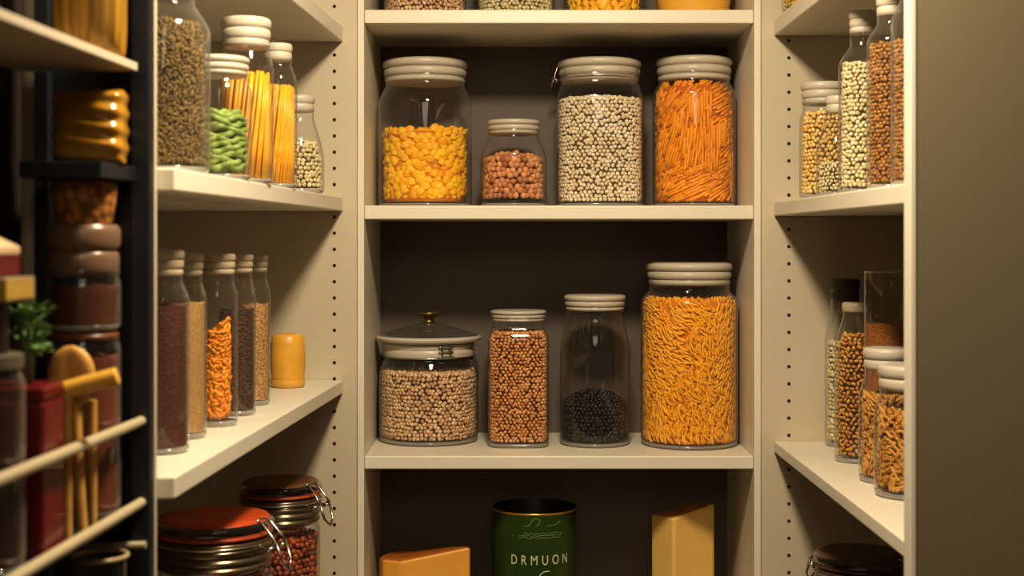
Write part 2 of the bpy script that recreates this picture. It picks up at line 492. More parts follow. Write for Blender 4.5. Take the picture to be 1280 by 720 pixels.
def clasp(parent, r, h0, h1, ang, size=1.0):
    """wire bail: ring round the neck, loop over the lid's edge and lever at the side"""
    c, s_ = math.cos(ang), math.sin(ang)
    def P(rad, tan, z):
        rad = r + (rad - r) * size if rad > r else rad
        z = h0 + (z - h0) * (size if z < h0 else 1)
        return (rad * c - tan * s_, rad * s_ + tan * c, z)
    b = MB(); w = .0013 * size
    b.tube([(math.cos(t) * r * 1.02, math.sin(t) * r * 1.02, h0 + .002) for t in np.linspace(0, 2 * PI, 40, endpoint=False)], w, 6, closed=True)
    d = .011 * size
    for sg in (-1, 1):
        b.tube([P(r * 1.0, sg * d, h0 + .002), P(r * 1.06 + .004, sg * d, h0 - .004), P(r * 1.06 + .011, sg * d * .8, h0 + .006),
                P(r * 1.04 + .008, sg * d * .7, (h0 + h1) / 2), P(r * 1.01, sg * d * .7, h1 + .002), P(r * .9, sg * d * .6, h1 + .004)], w, 6)
        b.lathe([(.0005, 0), (.004 * size, 0), (.004 * size, .003), (.0005, .003)], 10, c=P(r * 1.04 + .008, sg * d, h0 - .002))
    b.tube([P(r * .9, -d * .6, h1 + .004), P(r * .89, 0, h1 + .005), P(r * .9, d * .6, h1 + .004)], w, 6)
    b.tube([P(r * 1.06 + .011, -d * .8, h0 + .006), P(r * 1.06 + .018, -d * .7, h0 - .014), P(r * 1.06 + .020, 0, h0 - .022), P(r * 1.06 + .018, d * .7, h0 - .014), P(r * 1.06 + .011, d * .8, h0 + .006)], w * 1.1, 6)
    return b.build('wire_clasp', M_STEEL, parent, True)

# ------------------------------------------------------------------ setting
def struct(name, a, b, mat):
    return tag(MB().box(a, b).build(name, mat), kind='structure')
M_WALL = solid('warm_wall_paint', srgb(170, 150, 120), .8, var=.03, scale=3, bump=.05, bscale=300)
M_FLOOR = solid('brown_floor', srgb(96, 70, 48), .5, var=.15, scale=8)
M_CEIL = solid('ceiling_paint', srgb(205, 192, 168), .8, var=.02)
struct('floor', (-1.2, -2.2, -.05), (1.6, 2.75, 0), M_FLOOR)
struct('ceiling', (-1.2, -2.2, 2.5), (1.6, 2.75, 2.55), M_CEIL)
struct('wall_back', (-1.2, 2.65, 0), (1.6, 2.75, 2.5), M_WALL)
struct('wall_left', (-1.2, -2.2, 0), (-1.1, 2.65, 2.5), M_WALL)
struct('wall_right', (1.5, -2.2, 0), (1.6, 2.65, 2.5), M_WALL)

D = 2.2
UT = EYE + .78     # top of the units
# back unit
bu = thing('shelving_unit', 'cream back shelving unit facing the camera with dark back board', 'shelving', (.073, D, 0), 'shelving units of the pantry')
def bx(a, b): return MB().box((a[0] - .073, a[1] - D, a[2]), (b[0] - .073, b[1] - D, b[2]))
for xa, xb in ((-.2415, -.2305), (.3775, .3885)):
    bx((xa, D - .006, .0), (xb, 2.485, UT)).build('side_panel', M_WHITE, bu, bevel=.002)
bx((-.2305, 2.47, .0), (.3775, 2.485, UT)).build('back_panel', M_BACK, bu)
BZ = {'A': EYE + .360, 'B': EYE + .054, 'C': EYE - .3375, 'D': EYE - .655, 'E': EYE - .98, 'T': UT}
for k, th in (('A', .0215), ('B', .0215), ('C', .0205), ('D', .0205), ('E', .0205), ('T', .02)):
    bx((-.2303, D, BZ[k] - th), (.3773, 2.469, BZ[k])).build('shelf', M_WHITE, bu, bevel=.0018)

def end_panel_holes(x0, x1, y0, y1, hx, zs, parent, org, name='end_panel'):
    b = MB().box((x0 - org[0], y0 - org[1], 0), (x1 - org[0], y1 - org[1], UT))
    for z in zs:
        pts = [(hx + .0027 * math.cos(t) - org[0], y0 - .0006 - org[1], z + .0027 * math.sin(t)) for t in np.linspace(0, 2 * PI, 14, endpoint=False)]
        ring = [(p[0], y0 + .0004 - org[1], p[2]) for p in pts]
        b.add(pts, [tuple(range(14))], 1)
    return b.build(name, [M_PANEL, M_HOLE], parent)
# left unit, turned about three degrees
def lx(d): return -.2640 - .0526 * (D - d)
lu = thing('shelving_unit', 'left shelving unit with jars lined up along its slanted shelves', 'shelving', (-.48, 1.75, 0), 'shelving units of the pantry')
LO = (-.48, 1.75)
end_panel_holes(-.68, -.2417, D, D + .016, -.2775, [EYE + .365 - i * .0253 for i in range(40)], lu, LO)
MB().box((-.70 - LO[0], 1.285 - LO[1], 0), (-.3275 - LO[0], 1.300 - LO[1], UT)).build('side_panel', M_PANEL, lu, bevel=.0015)
MB().box((-.70 - LO[0], 1.3 - LO[1], 0), (-.682 - LO[0], D - LO[1], UT)).build('back_panel', M_BACK, lu)
LZ = {'A': EYE + .333, 'B': EYE + .0667, 'C': EYE - .219, 'D': EYE - .62, 'E': EYE - 1.0, 'T': UT}
for k, th in (('A', .0235), ('B', .0215), ('C', .0205), ('D', .02), ('E', .02), ('T', .02)):
    pts = [(-.68, 1.301), (lx(1.301), 1.301), (lx(2.1985), 2.1985), (-.68, 2.1985)]
    if k == 'T': pts = [(-.68, 1.301), (-.33, 1.301), (lx(2.1985), 2.1985), (-.68, 2.1985)]
    MB().prism([(p[0] - LO[0], p[1] - LO[1]) for p in pts], LZ[k] - th, LZ[k]).build('shelf', M_WHITE, lu, bevel=.0018)
# right unit
ru = thing('shelving_unit', 'right shelving unit behind the wide plain olive end panel', 'shelving', (.62, 1.8, 0), 'shelving units of the pantry')
RO = (.62, 1.8)
end_panel_holes(.3887, .84, D, D + .016, .4325, [EYE + .365 - i * .0268 for i in range(40)], ru, RO)
RZ = {'A': EYE + .344, 'B': EYE + .059, 'C': EYE - .314, 'D': EYE - .68, 'E': EYE - 1.0, 'T': UT}
for k, th in (('A', .025), ('B', .0215), ('C', .0175), ('D', .02), ('E', .02), ('T', .02)):
    MB().box((.409 - RO[0], 1.411 - RO[1], RZ[k] - th), (.84 - RO[0], 2.1985 - RO[1], RZ[k])).build('shelf', M_WHITE, ru, bevel=.0018)
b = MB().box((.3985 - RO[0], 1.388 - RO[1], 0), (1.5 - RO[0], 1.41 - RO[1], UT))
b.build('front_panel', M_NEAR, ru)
b = MB().box((.3925 - RO[0], 1.387 - RO[1], 0), (.3984 - RO[0], 1.4105 - RO[1], UT))
b.build('edge_strip', M_WHITE, ru, bevel=.001)
MB().box((.842 - RO[0], 1.41 - RO[1], 0), (.858 - RO[0], D - RO[1], UT)).build('back_panel', M_BACK, ru)

# ------------------------------------------------------------------ foods
C = srgb
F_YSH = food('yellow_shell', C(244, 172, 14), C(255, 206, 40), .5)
D_YSH = solid('yellow_shell_gap', C(214, 130, 8), .8)  # gap colours: darkened core tones standing in for shade between pieces
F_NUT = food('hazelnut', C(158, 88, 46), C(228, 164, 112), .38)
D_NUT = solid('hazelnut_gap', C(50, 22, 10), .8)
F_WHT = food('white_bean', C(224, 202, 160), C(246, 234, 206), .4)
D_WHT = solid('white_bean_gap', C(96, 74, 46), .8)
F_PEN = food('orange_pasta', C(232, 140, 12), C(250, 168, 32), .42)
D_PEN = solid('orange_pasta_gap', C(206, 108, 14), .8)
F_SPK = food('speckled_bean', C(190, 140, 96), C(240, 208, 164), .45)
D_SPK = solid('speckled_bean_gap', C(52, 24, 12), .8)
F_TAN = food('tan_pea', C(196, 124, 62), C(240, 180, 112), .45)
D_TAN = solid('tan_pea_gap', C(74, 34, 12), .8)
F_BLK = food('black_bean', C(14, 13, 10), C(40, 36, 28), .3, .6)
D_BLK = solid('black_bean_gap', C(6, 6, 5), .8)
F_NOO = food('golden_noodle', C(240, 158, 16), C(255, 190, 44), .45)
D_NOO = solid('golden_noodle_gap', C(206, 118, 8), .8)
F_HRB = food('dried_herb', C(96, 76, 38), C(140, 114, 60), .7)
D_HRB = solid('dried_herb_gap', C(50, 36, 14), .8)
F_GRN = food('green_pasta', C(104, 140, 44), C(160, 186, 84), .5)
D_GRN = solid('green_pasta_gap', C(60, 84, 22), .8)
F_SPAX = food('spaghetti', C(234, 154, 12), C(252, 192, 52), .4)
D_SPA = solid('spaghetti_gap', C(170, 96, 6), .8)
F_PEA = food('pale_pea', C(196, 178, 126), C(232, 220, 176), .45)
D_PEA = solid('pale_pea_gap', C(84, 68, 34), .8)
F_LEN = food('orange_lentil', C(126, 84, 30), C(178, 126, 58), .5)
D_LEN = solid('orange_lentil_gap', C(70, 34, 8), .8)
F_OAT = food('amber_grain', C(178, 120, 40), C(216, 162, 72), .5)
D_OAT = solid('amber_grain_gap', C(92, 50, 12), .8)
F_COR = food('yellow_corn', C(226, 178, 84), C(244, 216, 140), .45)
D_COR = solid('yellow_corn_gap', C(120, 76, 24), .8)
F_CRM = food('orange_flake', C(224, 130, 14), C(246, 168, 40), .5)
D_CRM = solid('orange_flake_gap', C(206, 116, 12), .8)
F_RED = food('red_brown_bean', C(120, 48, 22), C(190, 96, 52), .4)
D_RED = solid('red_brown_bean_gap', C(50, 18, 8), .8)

# ------------------------------------------------------------------ jars on the back unit
JN = {}
def make_jar(name, label, base, r, hs, hn, hl0, hl1, rn, rl, n=2, lidmat=M_LID, bands=2, gm=M_GLASS, group=None, content=None, clip=None, rb=.010, cat='jar', dome=.02):
    t = thing(name, label, cat, base, group)
    ht = hl0 + (hl1 - hl0) * .6
    p = jar_prof(r, hs, hn, ht, rn, rb)
    glass_body(t, p, n, gm)
    lid_ribbed(t, rl, hl0, hl1, lidmat, bands, dome=dome)
    if clip is not None: clasp(t, rl * .97, hl0 + .004, hl1 - .004, clip, .6)
    if content: put_content(base, p, n, content)
    return t, p
def put_content(base, p, n, ct):
    ct = dict(ct)
    if ct.get('powder'):
        return powder(ct['name'], ct['label'], ct['cat'], base, p, n, ct['mat'], ct['h'], ct.get('slope', 0))
    return fill(ct['name'], ct['label'], ct['cat'], base, p, n, ct)
def back_jar(name, label, row, x0, x1, ylt, ylb, yn, ys, xl0, xl1, fy, content, front=None, **kw):
    """pixel measures of one jar on the back unit; stands on the real shelf"""
    zb = BZ[row]
    zf = front or 2.285
    hw = (x1 - x0) / 2
    zc = zf / (1 - hw / F)
    r = hw / F * zc
    X = ((x0 + x1) / 2 - 640) / F * zc
    rl = (xl1 - xl0) / 2 / F * zc
    def h(y, d=zc): return (HZ - y) / F * d + EYE - zb
    dl = zc - rl if ylt < HZ else zc + rl * .4
    hl1 = h(ylt, dl); hl0 = h(ylb, zc - rl)
    hn, hs = h(yn), h(ys)
    ct = dict(content) if content else None
    if ct: ct['h'] = h(fy)
    return make_jar(name, label, (X, zc, zb), r, hs, hn, hl0, hl1, rl * .93, rl, content=ct, **kw)

G_B = 'food jars on the second back shelf'
G_C = 'food jars on the third back shelf'
G_A = 'food jars on the top back shelf'
back_jar('storage_jar', 'large wide jar two thirds full of yellow shell pasta', 'B', 473, 590, 70, 99, 108, 134, 478, 584, 164,
         dict(name='shell_pasta', label='yellow shell pasta heaped inside the large wide jar', cat='pasta', kind='shell', s=.0105, mat=F_YSH, dark=D_YSH, pv=.86, ph=1.35, seed=1, hor=.3, tilt=.2, core=1.2), bands=3, group=G_B)
back_jar('storage_jar', 'small jar of brown hazelnuts between the yellow pasta and white bean jars', 'B', 601, 683, 148, 166, 172, 200, 608, 675, 199,
         dict(name='hazelnuts', label='brown hazelnuts filling the small jar', cat='nuts', kind='bean', sub=2, s=.0060, mat=F_NUT, dark=D_NUT, dome=.010, h0=.012, seed=2), bands=3, group=G_B)
back_jar('storage_jar', 'tall jar of round white beans with a small wire clasp on its left', 'B', 695, 804, 70, 98, 106, 128, 697, 801, 126,
         dict(name='white_beans', label='round white beans filling the tall jar with a wire clasp', cat='beans', kind='bean', s=.0043, mat=F_WHT, dark=D_WHT, dome=.006, seed=3), bands=3, group=G_B, clip=PI * 1.02, n=2.6)
back_jar('storage_jar', 'tall jar packed with straight orange pasta sticks under a ribbed lid', 'B', 816, 919, 68, 97, 104, 122, 820, 915, 107,
         dict(name='stick_pasta', label='thin straight orange pasta packed in the tall jar', cat='pasta', kind='stick', s=.0024, L=.040, mat=F_PEN, dark=D_PEN, seed=4, K=20, angs=[.3, .6, 1.45, 1.57, 1.7, 2.5], aj=.025, pd=2.2, pu=.86, rj=.12, core=2.6, seeds=[(3.75,.16,.7),(4.15,.185,.75),(3.9,.1,1.2),(4.45,.11,1.45),(4.8,.15,1.57),(5.15,.11,1.57),(5.5,.165,.45),(5.75,.10,.6),(4.1,.035,.38),(4.75,.03,.42),(5.4,.035,.48),(3.6,.04,.9)]), bands=3, group=G_B)
# glass lidded canister
def canister():
    x0, x1 = 474, 598
    zf = 2.29; hw = (x1 - x0) / 2; zc = zf / (1 - hw / F); r = hw / F * zc; X = ((x0 + x1) / 2 - 640) / F * zc; zb = BZ['C']
    def h(y, d=zc): return (HZ - y) / F * d + EYE - zb
    t = thing('glass_canister', 'wide glass canister with knobbed dark glass lid and speckled beans', 'jar', (X, zc, zb), G_C)
    p = jar_prof(r, h(468), h(447), h(440), r * .90, .012)
    glass_body(t, p, 2, M_GLASS)
    rc = r * .92
    MB().lathe([(rc * .94, h(445)), (rc * .99, h(443)), (rc, h(440)), (rc, h(437)), (rc * .975, h(434.5)), (rc, h(432)), (rc, h(429)), (rc * .96, h(427)), (rc * .8, h(427))], 64).build('collar', M_LID, t, True, auto=True)
    rl = 66 / F * zc
    lid = MB().lathe([(.001, h(424)), (rl * .90, h(426.5)), (rl * .985, h(424)), (rl, h(421.5)), (rl * .985, h(419.5)), (rl * .955, h(418.6))], 64).build('lid', M_LID, t, True, auto=True)
    MB().lathe([(rl * .95, h(418.4)), (rl * .8, h(415)), (rl * .6, h(411)), (rl * .35, h(406.5)), (rl * .16, h(404)), (.0006, h(404))], 64).build('glass_dome', M_GLASSD, lid, True)
    k = MB().lathe([(.0006, h(404.2)), (.010, h(404)), (.009, h(401)), (.0075, h(399)), (.011, h(396)), (.019, h(394)), (.0205, h(391.5)), (.0195, h(389.5)), (.014, h(388.4)), (.0006, h(388))], 40)
    k.build('knob', M_BRONZE, lid, True)
    b = MB(); a0 = -PI / 2 + .42
    for s_ in (-1, 1):
        for dz in (0, 1):
            b.tube([(rc * 1.02 * math.cos(a0 + s_ * .09 + .02 * math.sin(u * 6)), rc * 1.03 * math.sin(a0 + s_ * .09), h(444 - 22 * u)) for u in np.linspace(0, 1, 6)], .0016, 6)
    for k_ in range(4):
        y = 442 - 6 * k_
        b.tube([(rc * 1.035 * math.cos(a0 + w), rc * 1.035 * math.sin(a0 + w), h(y)) for w in np.linspace(-.16, .16, 8)], .0016, 6)
    b.tube([(rc * 1.012 * math.cos(w), rc * 1.012 * math.sin(w), h(444)) for w in np.linspace(0, 2 * PI, 48, endpoint=False)], .001, 6, closed=True)
    b.build('wire_clasp', M_STEEL, t, True)
    put_content((X, zc, zb), p, 2, dict(name='speckled_beans', label='speckled pinkish beans in the wide glass canister', cat='beans', kind='bean', s=.0043, mat=F_SPK, dark=D_SPK, h=h(462), seed=5, pv=1.42, ph=1.62))
canister()
back_jar('storage_jar', 'tall squared jar packed to the lid with small tan peas', 'C', 610, 686, 387, 403, 408, 424, 613, 683, 414,
         dict(name='dried_peas', label='small tan peas filling the tall squared jar', cat='peas', kind='bean', s=.0036, mat=F_TAN, dark=D_TAN, seed=6, pv=1.42, ph=1.62), n=4, bands=3, front=2.275, group=G_C)
back_jar('storage_jar', 'tall smoky jar only partly filled with black beans', 'C', 700, 787, 368, 390, 396, 440, 704, 781, 502,
         dict(name='black_beans', label='mound of black beans in the bottom of the tall smoky jar', cat='beans', kind='bean', s=.0044, mat=F_BLK, dark=D_BLK, dome=.020, seed=7), gm=M_GLASSG, bands=3, front=2.275, group=G_C)
back_jar('storage_jar', 'biggest jar, packed with tangled golden noodles, at the right end', 'C', 801, 922, 328, 358, 363, 378, 808, 915, 372,
         dict(name='noodles', label='tangled golden noodles filling the biggest jar', cat='pasta', kind='squig', s=.0021, L=.026, mat=F_NOO, dark=D_NOO, seed=8, K=60, angs=[.6, 1.0, 1.3, 1.5, 1.6, 1.8, 2.2, 2.7], aj=.28, pd=1.75, core=2.6, w=.6), bands=3, front=2.25, group=G_C)
# top row
def top_jar(x0, x1, label, ct, fh=.13):
    zf = 2.275; hw = (x1 - x0) / 2; zc = zf / (1 - hw / F); r = hw / F * zc; X = ((x0 + x1) / 2 - 640) / F * zc
    ct = dict(ct); ct['h'] = fh
    make_jar('storage_jar', label, (X, zc, BZ['A']), r, .15, .165, .172, .20, r * .82, r * .88, content=ct, group=G_A)
top_jar(480, 583, 'leftmost jar base on the top shelf, full of speckled beans', dict(name='speckled_beans', label='speckled beans in the leftmost jar on the top shelf', cat='beans', kind='bean', s=.0042, mat=F_SPK, dark=D_SPK, seed=11, pv=1.42, ph=1.62))
top_jar(596, 693, 'jar base of pale mottled beans second on the top shelf', dict(name='mottled_beans', label='pale mottled beans in the second jar on the top shelf', cat='beans', kind='bean', s=.0042, mat=F_PEA, dark=D_SPK, seed=12, pv=1.42, ph=1.62))
top_jar(705, 804, 'jar base of bright yellow pasta on the top shelf', dict(name='yellow_pasta', label='bright yellow pasta in the jar on the top shelf', cat='pasta', kind='shell', s=.0085, mat=F_YSH, dark=D_YSH, seed=13, pv=1.15, ph=1.5))
zc = 2.335
M_YEL = solid('yellow_glaze', C(226, 172, 62), .35, var=.06, scale=30)
bowl = thing('bowl', 'plain yellow tapered bowl at the right end of the top shelf', 'bowl', ((867 - 640) / F * zc, zc, BZ['A']))
MB().lathe([(.0006, .0005), (.050, .0005), (.0555, .003), (.060, .03), (.064, .07), (.066, .1), (.0645, .1), (.062, .07), (.056, .02), (.0006, .012)], 56).build('bowl_body', M_YEL, bowl, True, auto=True)

# cheeses and can on the lowest visible back shelf
def cheese_mat(name, c, rind):
    m, nt, out = new_mat(name)
    b = nt.nodes.new('ShaderNodeBsdfPrincipled'); b.inputs['Roughness'].default_value = .45
    b.inputs['Subsurface Weight'].default_value = .12; b.inputs['Subsurface Radius'].default_value = (.01, .006, .002)
    tc = nt.nodes.new('ShaderNodeTexCoord'); n = nt.nodes.new('ShaderNodeTexNoise'); n.inputs['Scale'].default_value = 60; n.inputs['Detail'].default_value = 6
    nt.links.new(tc.outputs['Object'], n.inputs['Vector'])
    r = nt.nodes.new('ShaderNodeValToRGB'); r.color_ramp.elements[0].position = .28; r.color_ramp.elements[1].position = .5
    r.color_ramp.elements[0].color = tuple(x * (.35 if rind else .93) for x in c[:3]) + (1,); r.color_ramp.elements[1].color = c
    nt.links.new(n.outputs['Fac'], r.inputs['Fac']); nt.links.new(r.outputs['Color'], b.inputs['Base Color'])
    bp = nt.nodes.new('ShaderNodeBump'); bp.inputs['Strength'].default_value = .25 if rind else .08; bp.inputs['Distance'].default_value = .002
    nt.links.new(n.outputs['Fac'], bp.inputs['Height']); nt.links.new(bp.outputs['Normal'], b.inputs['Normal'])
    nt.links.new(b.outputs[0], out.inputs[0])
    return m
def cheese(label, pts, tops, mats, zb, topf):
    """wedge from a plan polygon; the top slopes; top face carries the rind"""
    cx = sum(p[0] for p in pts) / len(pts); cy = sum(p[1] for p in pts) / len(pts)
    b = MB(); q = [(p[0] - cx, p[1] - cy) for p in pts]
    b.prism(q, .0, [z - zb for z in tops])
    b.m[1] = topf
    o = b.build('cheese_wedge', mats, None, True, bevel=.006, loc=(cx, cy, zb + .0008), seg=4)
    for m in o.modifiers: m.harden_normals = True
    return tag(o, label, 'cheese')
MC1 = cheese_mat('orange_cheese', C(240, 176, 72), False); MR1 = cheese_mat('orange_rind', C(196, 116, 44), True)
MC2 = cheese_mat('pale_cheese', C(244, 200, 112), False); MR2 = cheese_mat('brown_rind', C(200, 128, 60), True)
def P2(px, d): return ((px - 640) / F * d, d)
def zy(y, d): return EYE + (HZ - y) / F * d
arc = [P2(500, 2.275), P2(588, 2.285), P2(586, 2.36), P2(545, 2.42), P2(508, 2.41), P2(484, 2.37), P2(474, 2.33), P2(478, 2.295)]
cheese('orange cheese wedge with a browned sloping top', arc, [zy(702, 2.275), zy(683.5, 2.285), zy(683.5, 2.36), zy(684, 2.42), zy(686, 2.41), zy(691, 2.37), zy(696, 2.33), zy(699, 2.295)], [MC1, MR1], BZ['D'], 1)
arc = [P2(842, 2.28), P2(893, 2.33), P2(889, 2.40), P2(850, 2.41), P2(813.5, 2.33)]
cheese('tall upright pale cheese block at the right end of the low shelf', arc, [zy(647.5, 2.28), zy(629, 2.33), zy(627, 2.40), zy(632, 2.41), zy(643, 2.33)], [MC2, MR2], BZ['D'], 1)

def can():
    zc = 2.34; r = 53 / F * zc; X = (668 - 640) / F * zc; zb = BZ['D']; top = zy(632, zc) - zb
    t = thing('tin_can', 'open dark green tin with a gold rim and pale lettering', 'can', (X, zc, zb))
    mg = solid('green_tin', C(44, 70, 16), .42, .1, var=.12, scale=20)
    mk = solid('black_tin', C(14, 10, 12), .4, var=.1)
    mgold = solid('gold_rim', C(216, 170, 70), .3, .7, var=.08)
    mtx = solid('pale_lettering', C(226, 226, 180), .6)
    mfa = solid('faded_lettering', C(128, 146, 84), .6)
    MB().lathe([(.0006, .001), (r * .97, .001), (r, .004), (r, top - .0035)], 72).build('label_wrap', mg, t, True, auto=True)
    MB().lathe([(r * 1.0, top - .0035), (r * 1.012, top - .003), (r * 1.015, top - .0006), (r * 1.0, top - .0003)], 72).build('rim', mgold, t, True)
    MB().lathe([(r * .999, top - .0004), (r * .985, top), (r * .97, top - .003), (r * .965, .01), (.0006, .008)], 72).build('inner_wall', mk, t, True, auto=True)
    # lettering wrapped on the tin
    def wrap(txt, size, zc_, rot, mat, name):
        cu = bpy.data.curves.new(name, 'FONT'); cu.body = txt; cu.size = size; cu.align_x = 'CENTER'; cu.space_character = 1.7; cu.resolution_u = 3; cu.extrude = 0
        ob = bpy.data.objects.new(name, cu); COL.objects.link(ob)
        dg = bpy.context.evaluated_depsgraph_get()
        me = bpy.data.meshes.new_from_object(ob.evaluated_get(dg)); COL.objects.unlink(ob); bpy.data.objects.remove(ob)
        import bmesh
        bm = bmesh.new(); bm.from_mesh(me); bmesh.ops.triangulate(bm, faces=bm.faces[:])
        for v in bm.verts:
            a = -PI / 2 + rot + v.co.x * .72 / r; z = v.co.y + zc_
            v.co = ((r + .0006) * math.cos(a), (r + .0006) * math.sin(a), z)
        bm.to_mesh(me); bm.free(); me.materials.clear()
        return link(name, me, mat, t)
    hz = lambda y: zy(y, zc - r) - zb
    wrap('DRMUON', .0225, hz(706.5), .13, mtx, 'lettering')
    def scrib(pts, w, mat, name='script_mark'):
        b = MB()
        for st in pts:
            P3 = []
            for x, y in st:
                s_ = max(-.98, min(.98, (x - 668) / 53.0)); a = -PI / 2 + math.asin(s_)
                P3.append(((r + .0004) * math.cos(a), (r + .0004) * math.sin(a), hz(y)))
            b.tube(P3, w, 5)
        return b.build(name, mat, t, True)
    scrib([[(654, 658), (658, 658.5), (662, 656), (665, 650), (669, 648), (674, 650), (673, 655), (668, 659)], [(682, 659), (687, 657), (691, 658), (696, 655), (698, 653)]], .0006, mfa)
    rr = random.Random(4)
    lines = []
    for y0 in (667, 670, 672.5):
        x = 648 + (0 if y0 > 668 else 6)
        st = []
        while x < 700:
            st.append((x, y0 + rr.uniform(-1.2, 1.2))); x += rr.uniform(1.2, 2.2)
        lines.append(st)
    lines.append([(641, 671), (643, 670.5)])
    scrib(lines, .00045, mfa, 'fine_print')
    scrib([[(673, 723), (674, 719), (678, 715.5), (683, 714.5), (686, 715)]], .0008, mtx, 'flourish')
can()

# ------------------------------------------------------------------ left unit
def side_center(xs, r, d_sil, sign):
    """centre of a round thing whose outer silhouette is at pixel xs: sign=+1 right edge, -1 left edge; d is the centre depth"""
    k = (xs - 640) / F
    return k * d_sil - sign * r * math.sqrt(1 + k * k)
def lbottle(name, label, xs, d, r, zb, ylt, ylb, yn, ys, rl, fy, content, side=1, rnf=.93, lm=M_LID, bands=2, n=2, group=None, gm=M_GLASS, rb=.008, dome=.02):
    X = side_center(xs, r, d, side)
    def h(y, dd=d): return (HZ - y) / F * dd + EYE - zb
    dl = d - rl if ylt < HZ else d
    ct = None
    if content:
        ct = dict(content); ct['h'] = h(fy)
    return make_jar(name, label, (X, d, zb), r, h(ys), h(yn), h(ylb), h(ylt, dl), rl * rnf, rl, content=ct, lidmat=lm, bands=bands, n=n, group=group, gm=gm, rb=rb, dome=dome)

GL = 'jars on the upper left shelf'
zb = LZ['B']
lbottle('storage_jar', 'tall jar of brown dried herbs, nearest on the upper left shelf', 263, 1.42, .046, zb, -28, -2, 6, 44, .033, 30,
        dict(name='dried_herbs', label='crumbled brown herbs in the nearest tall jar on the left', cat='herbs', kind='flake', s=.0032, mat=F_HRB, dark=D_HRB, seed=21, pv=.95, ph=1.5, tilt=.35), group=GL)
t, p = lbottle('storage_jar', 'short wide jar half full of green pasta', 315, 1.585, .036, zb, 67, 96, 101, 117, .0335, 142, None, group=GL, bands=3)
def green():
    bs = t.location; H = (HZ - 138) / F * 1.585 + EYE - zb
    b = MB(); rr = random.Random(3); R = .0318
    for k in range(11):
        z = .0155 + k * (H - .0205) / 10
        for j in range(2):
            ph = rr.uniform(0, 6); w = rr.randint(4, 6); rad = (R - .004 - j * .008) * (.97 if k < 10 else .75)
            b.tube([((rad + .0016 * math.sin(w * 2 * a + ph)) * math.cos(a), (rad + .0016 * math.sin(w * 2 * a + ph)) * math.sin(a), z + .0028 * math.sin(w * a + ph)) for a in np.linspace(0, 2 * PI, 56, endpoint=False)], .0037, 7, closed=True)
    b.lathe([(.0006, .009), (R - .016, .009), (R - .016, H - .006), (.0006, H - .001)], 24)
    o = b.build('green_pasta', solid('green_ribbon', C(128, 148, 70), .5, var=.35, scale=90), None, True, loc=bs)
    tag(o, 'green ribbon pasta nests stacked in the short wide jar', 'pasta', kind='stuff')
green()
def spaghetti(label, base, r0, r1, H, twist, seed, lab):
    """bundle of strands, leaning like straw in the jar"""
    rr = np.random.default_rng(seed); b = MB(); n = 0
    for ring, m in ((1.0, 40), (.82, 30), (.6, 20), (.35, 10), (.1, 3)):
        for k in range(m):
            a = 2 * PI * k / m + rr.normal(0, .03); a2 = a + twist + rr.normal(0, .05)
            ra, rb_ = r0 * ring, r1 * ring
            hh = H - abs(rr.normal(0, .004))
            pts = []
            for u in (0, .33, .66, 1):
                rad = ra + (rb_ - ra) * u; an = a + (a2 - a) * u
                pts.append((rad * math.cos(an), rad * math.sin(an), .007 + (hh - .007) * u))
            b.tube(pts, .0019, 5)
    o = b.build('spaghetti', solid('spaghetti_' + str(seed), C(248, 172, 34), .4, var=.18, scale=60), None, True, loc=base)
    tag(o, lab, 'pasta', kind='stuff')
t, p = lbottle('storage_jar', 'tall jar of spaghetti with a wide stepped lid behind the green pasta', 342, 1.685, .0325, zb, 19, 60, 64, 88, .0300, 90, None, group=GL, bands=3)
spaghetti('', t.location, .0270, .0262, (HZ - 90) / F * 1.685 + EYE - zb, .55, 31, 'long yellow spaghetti in the jar behind the green pasta')
t, p = lbottle('storage_jar', 'narrow tall jar of spaghetti with a small lid', 371.5, 1.83, .0245, zb, 53, 76, 82, 106, .0185, 110, None, group=GL, bands=2)
spaghetti('', t.location, .0195, .0192, (HZ - 106) / F * 1.83 + EYE - zb, .7, 32, 'yellow spaghetti in the narrow jar with a small lid')
lbottle('storage_jar', 'shortest jar on the upper left shelf, with pale peas and sloping shoulders', 405.5, 2.035, .037, zb, 118, 140, 147, 205, .0235, 180,
        dict(name='pale_peas', label='pale speckled peas in the shortest jar on the upper left shelf', cat='peas', kind='bean', s=.0042, mat=F_PEA, dark=D_PEA, seed=24, dome=.006, pv=1.45, ph=1.65), group=GL)

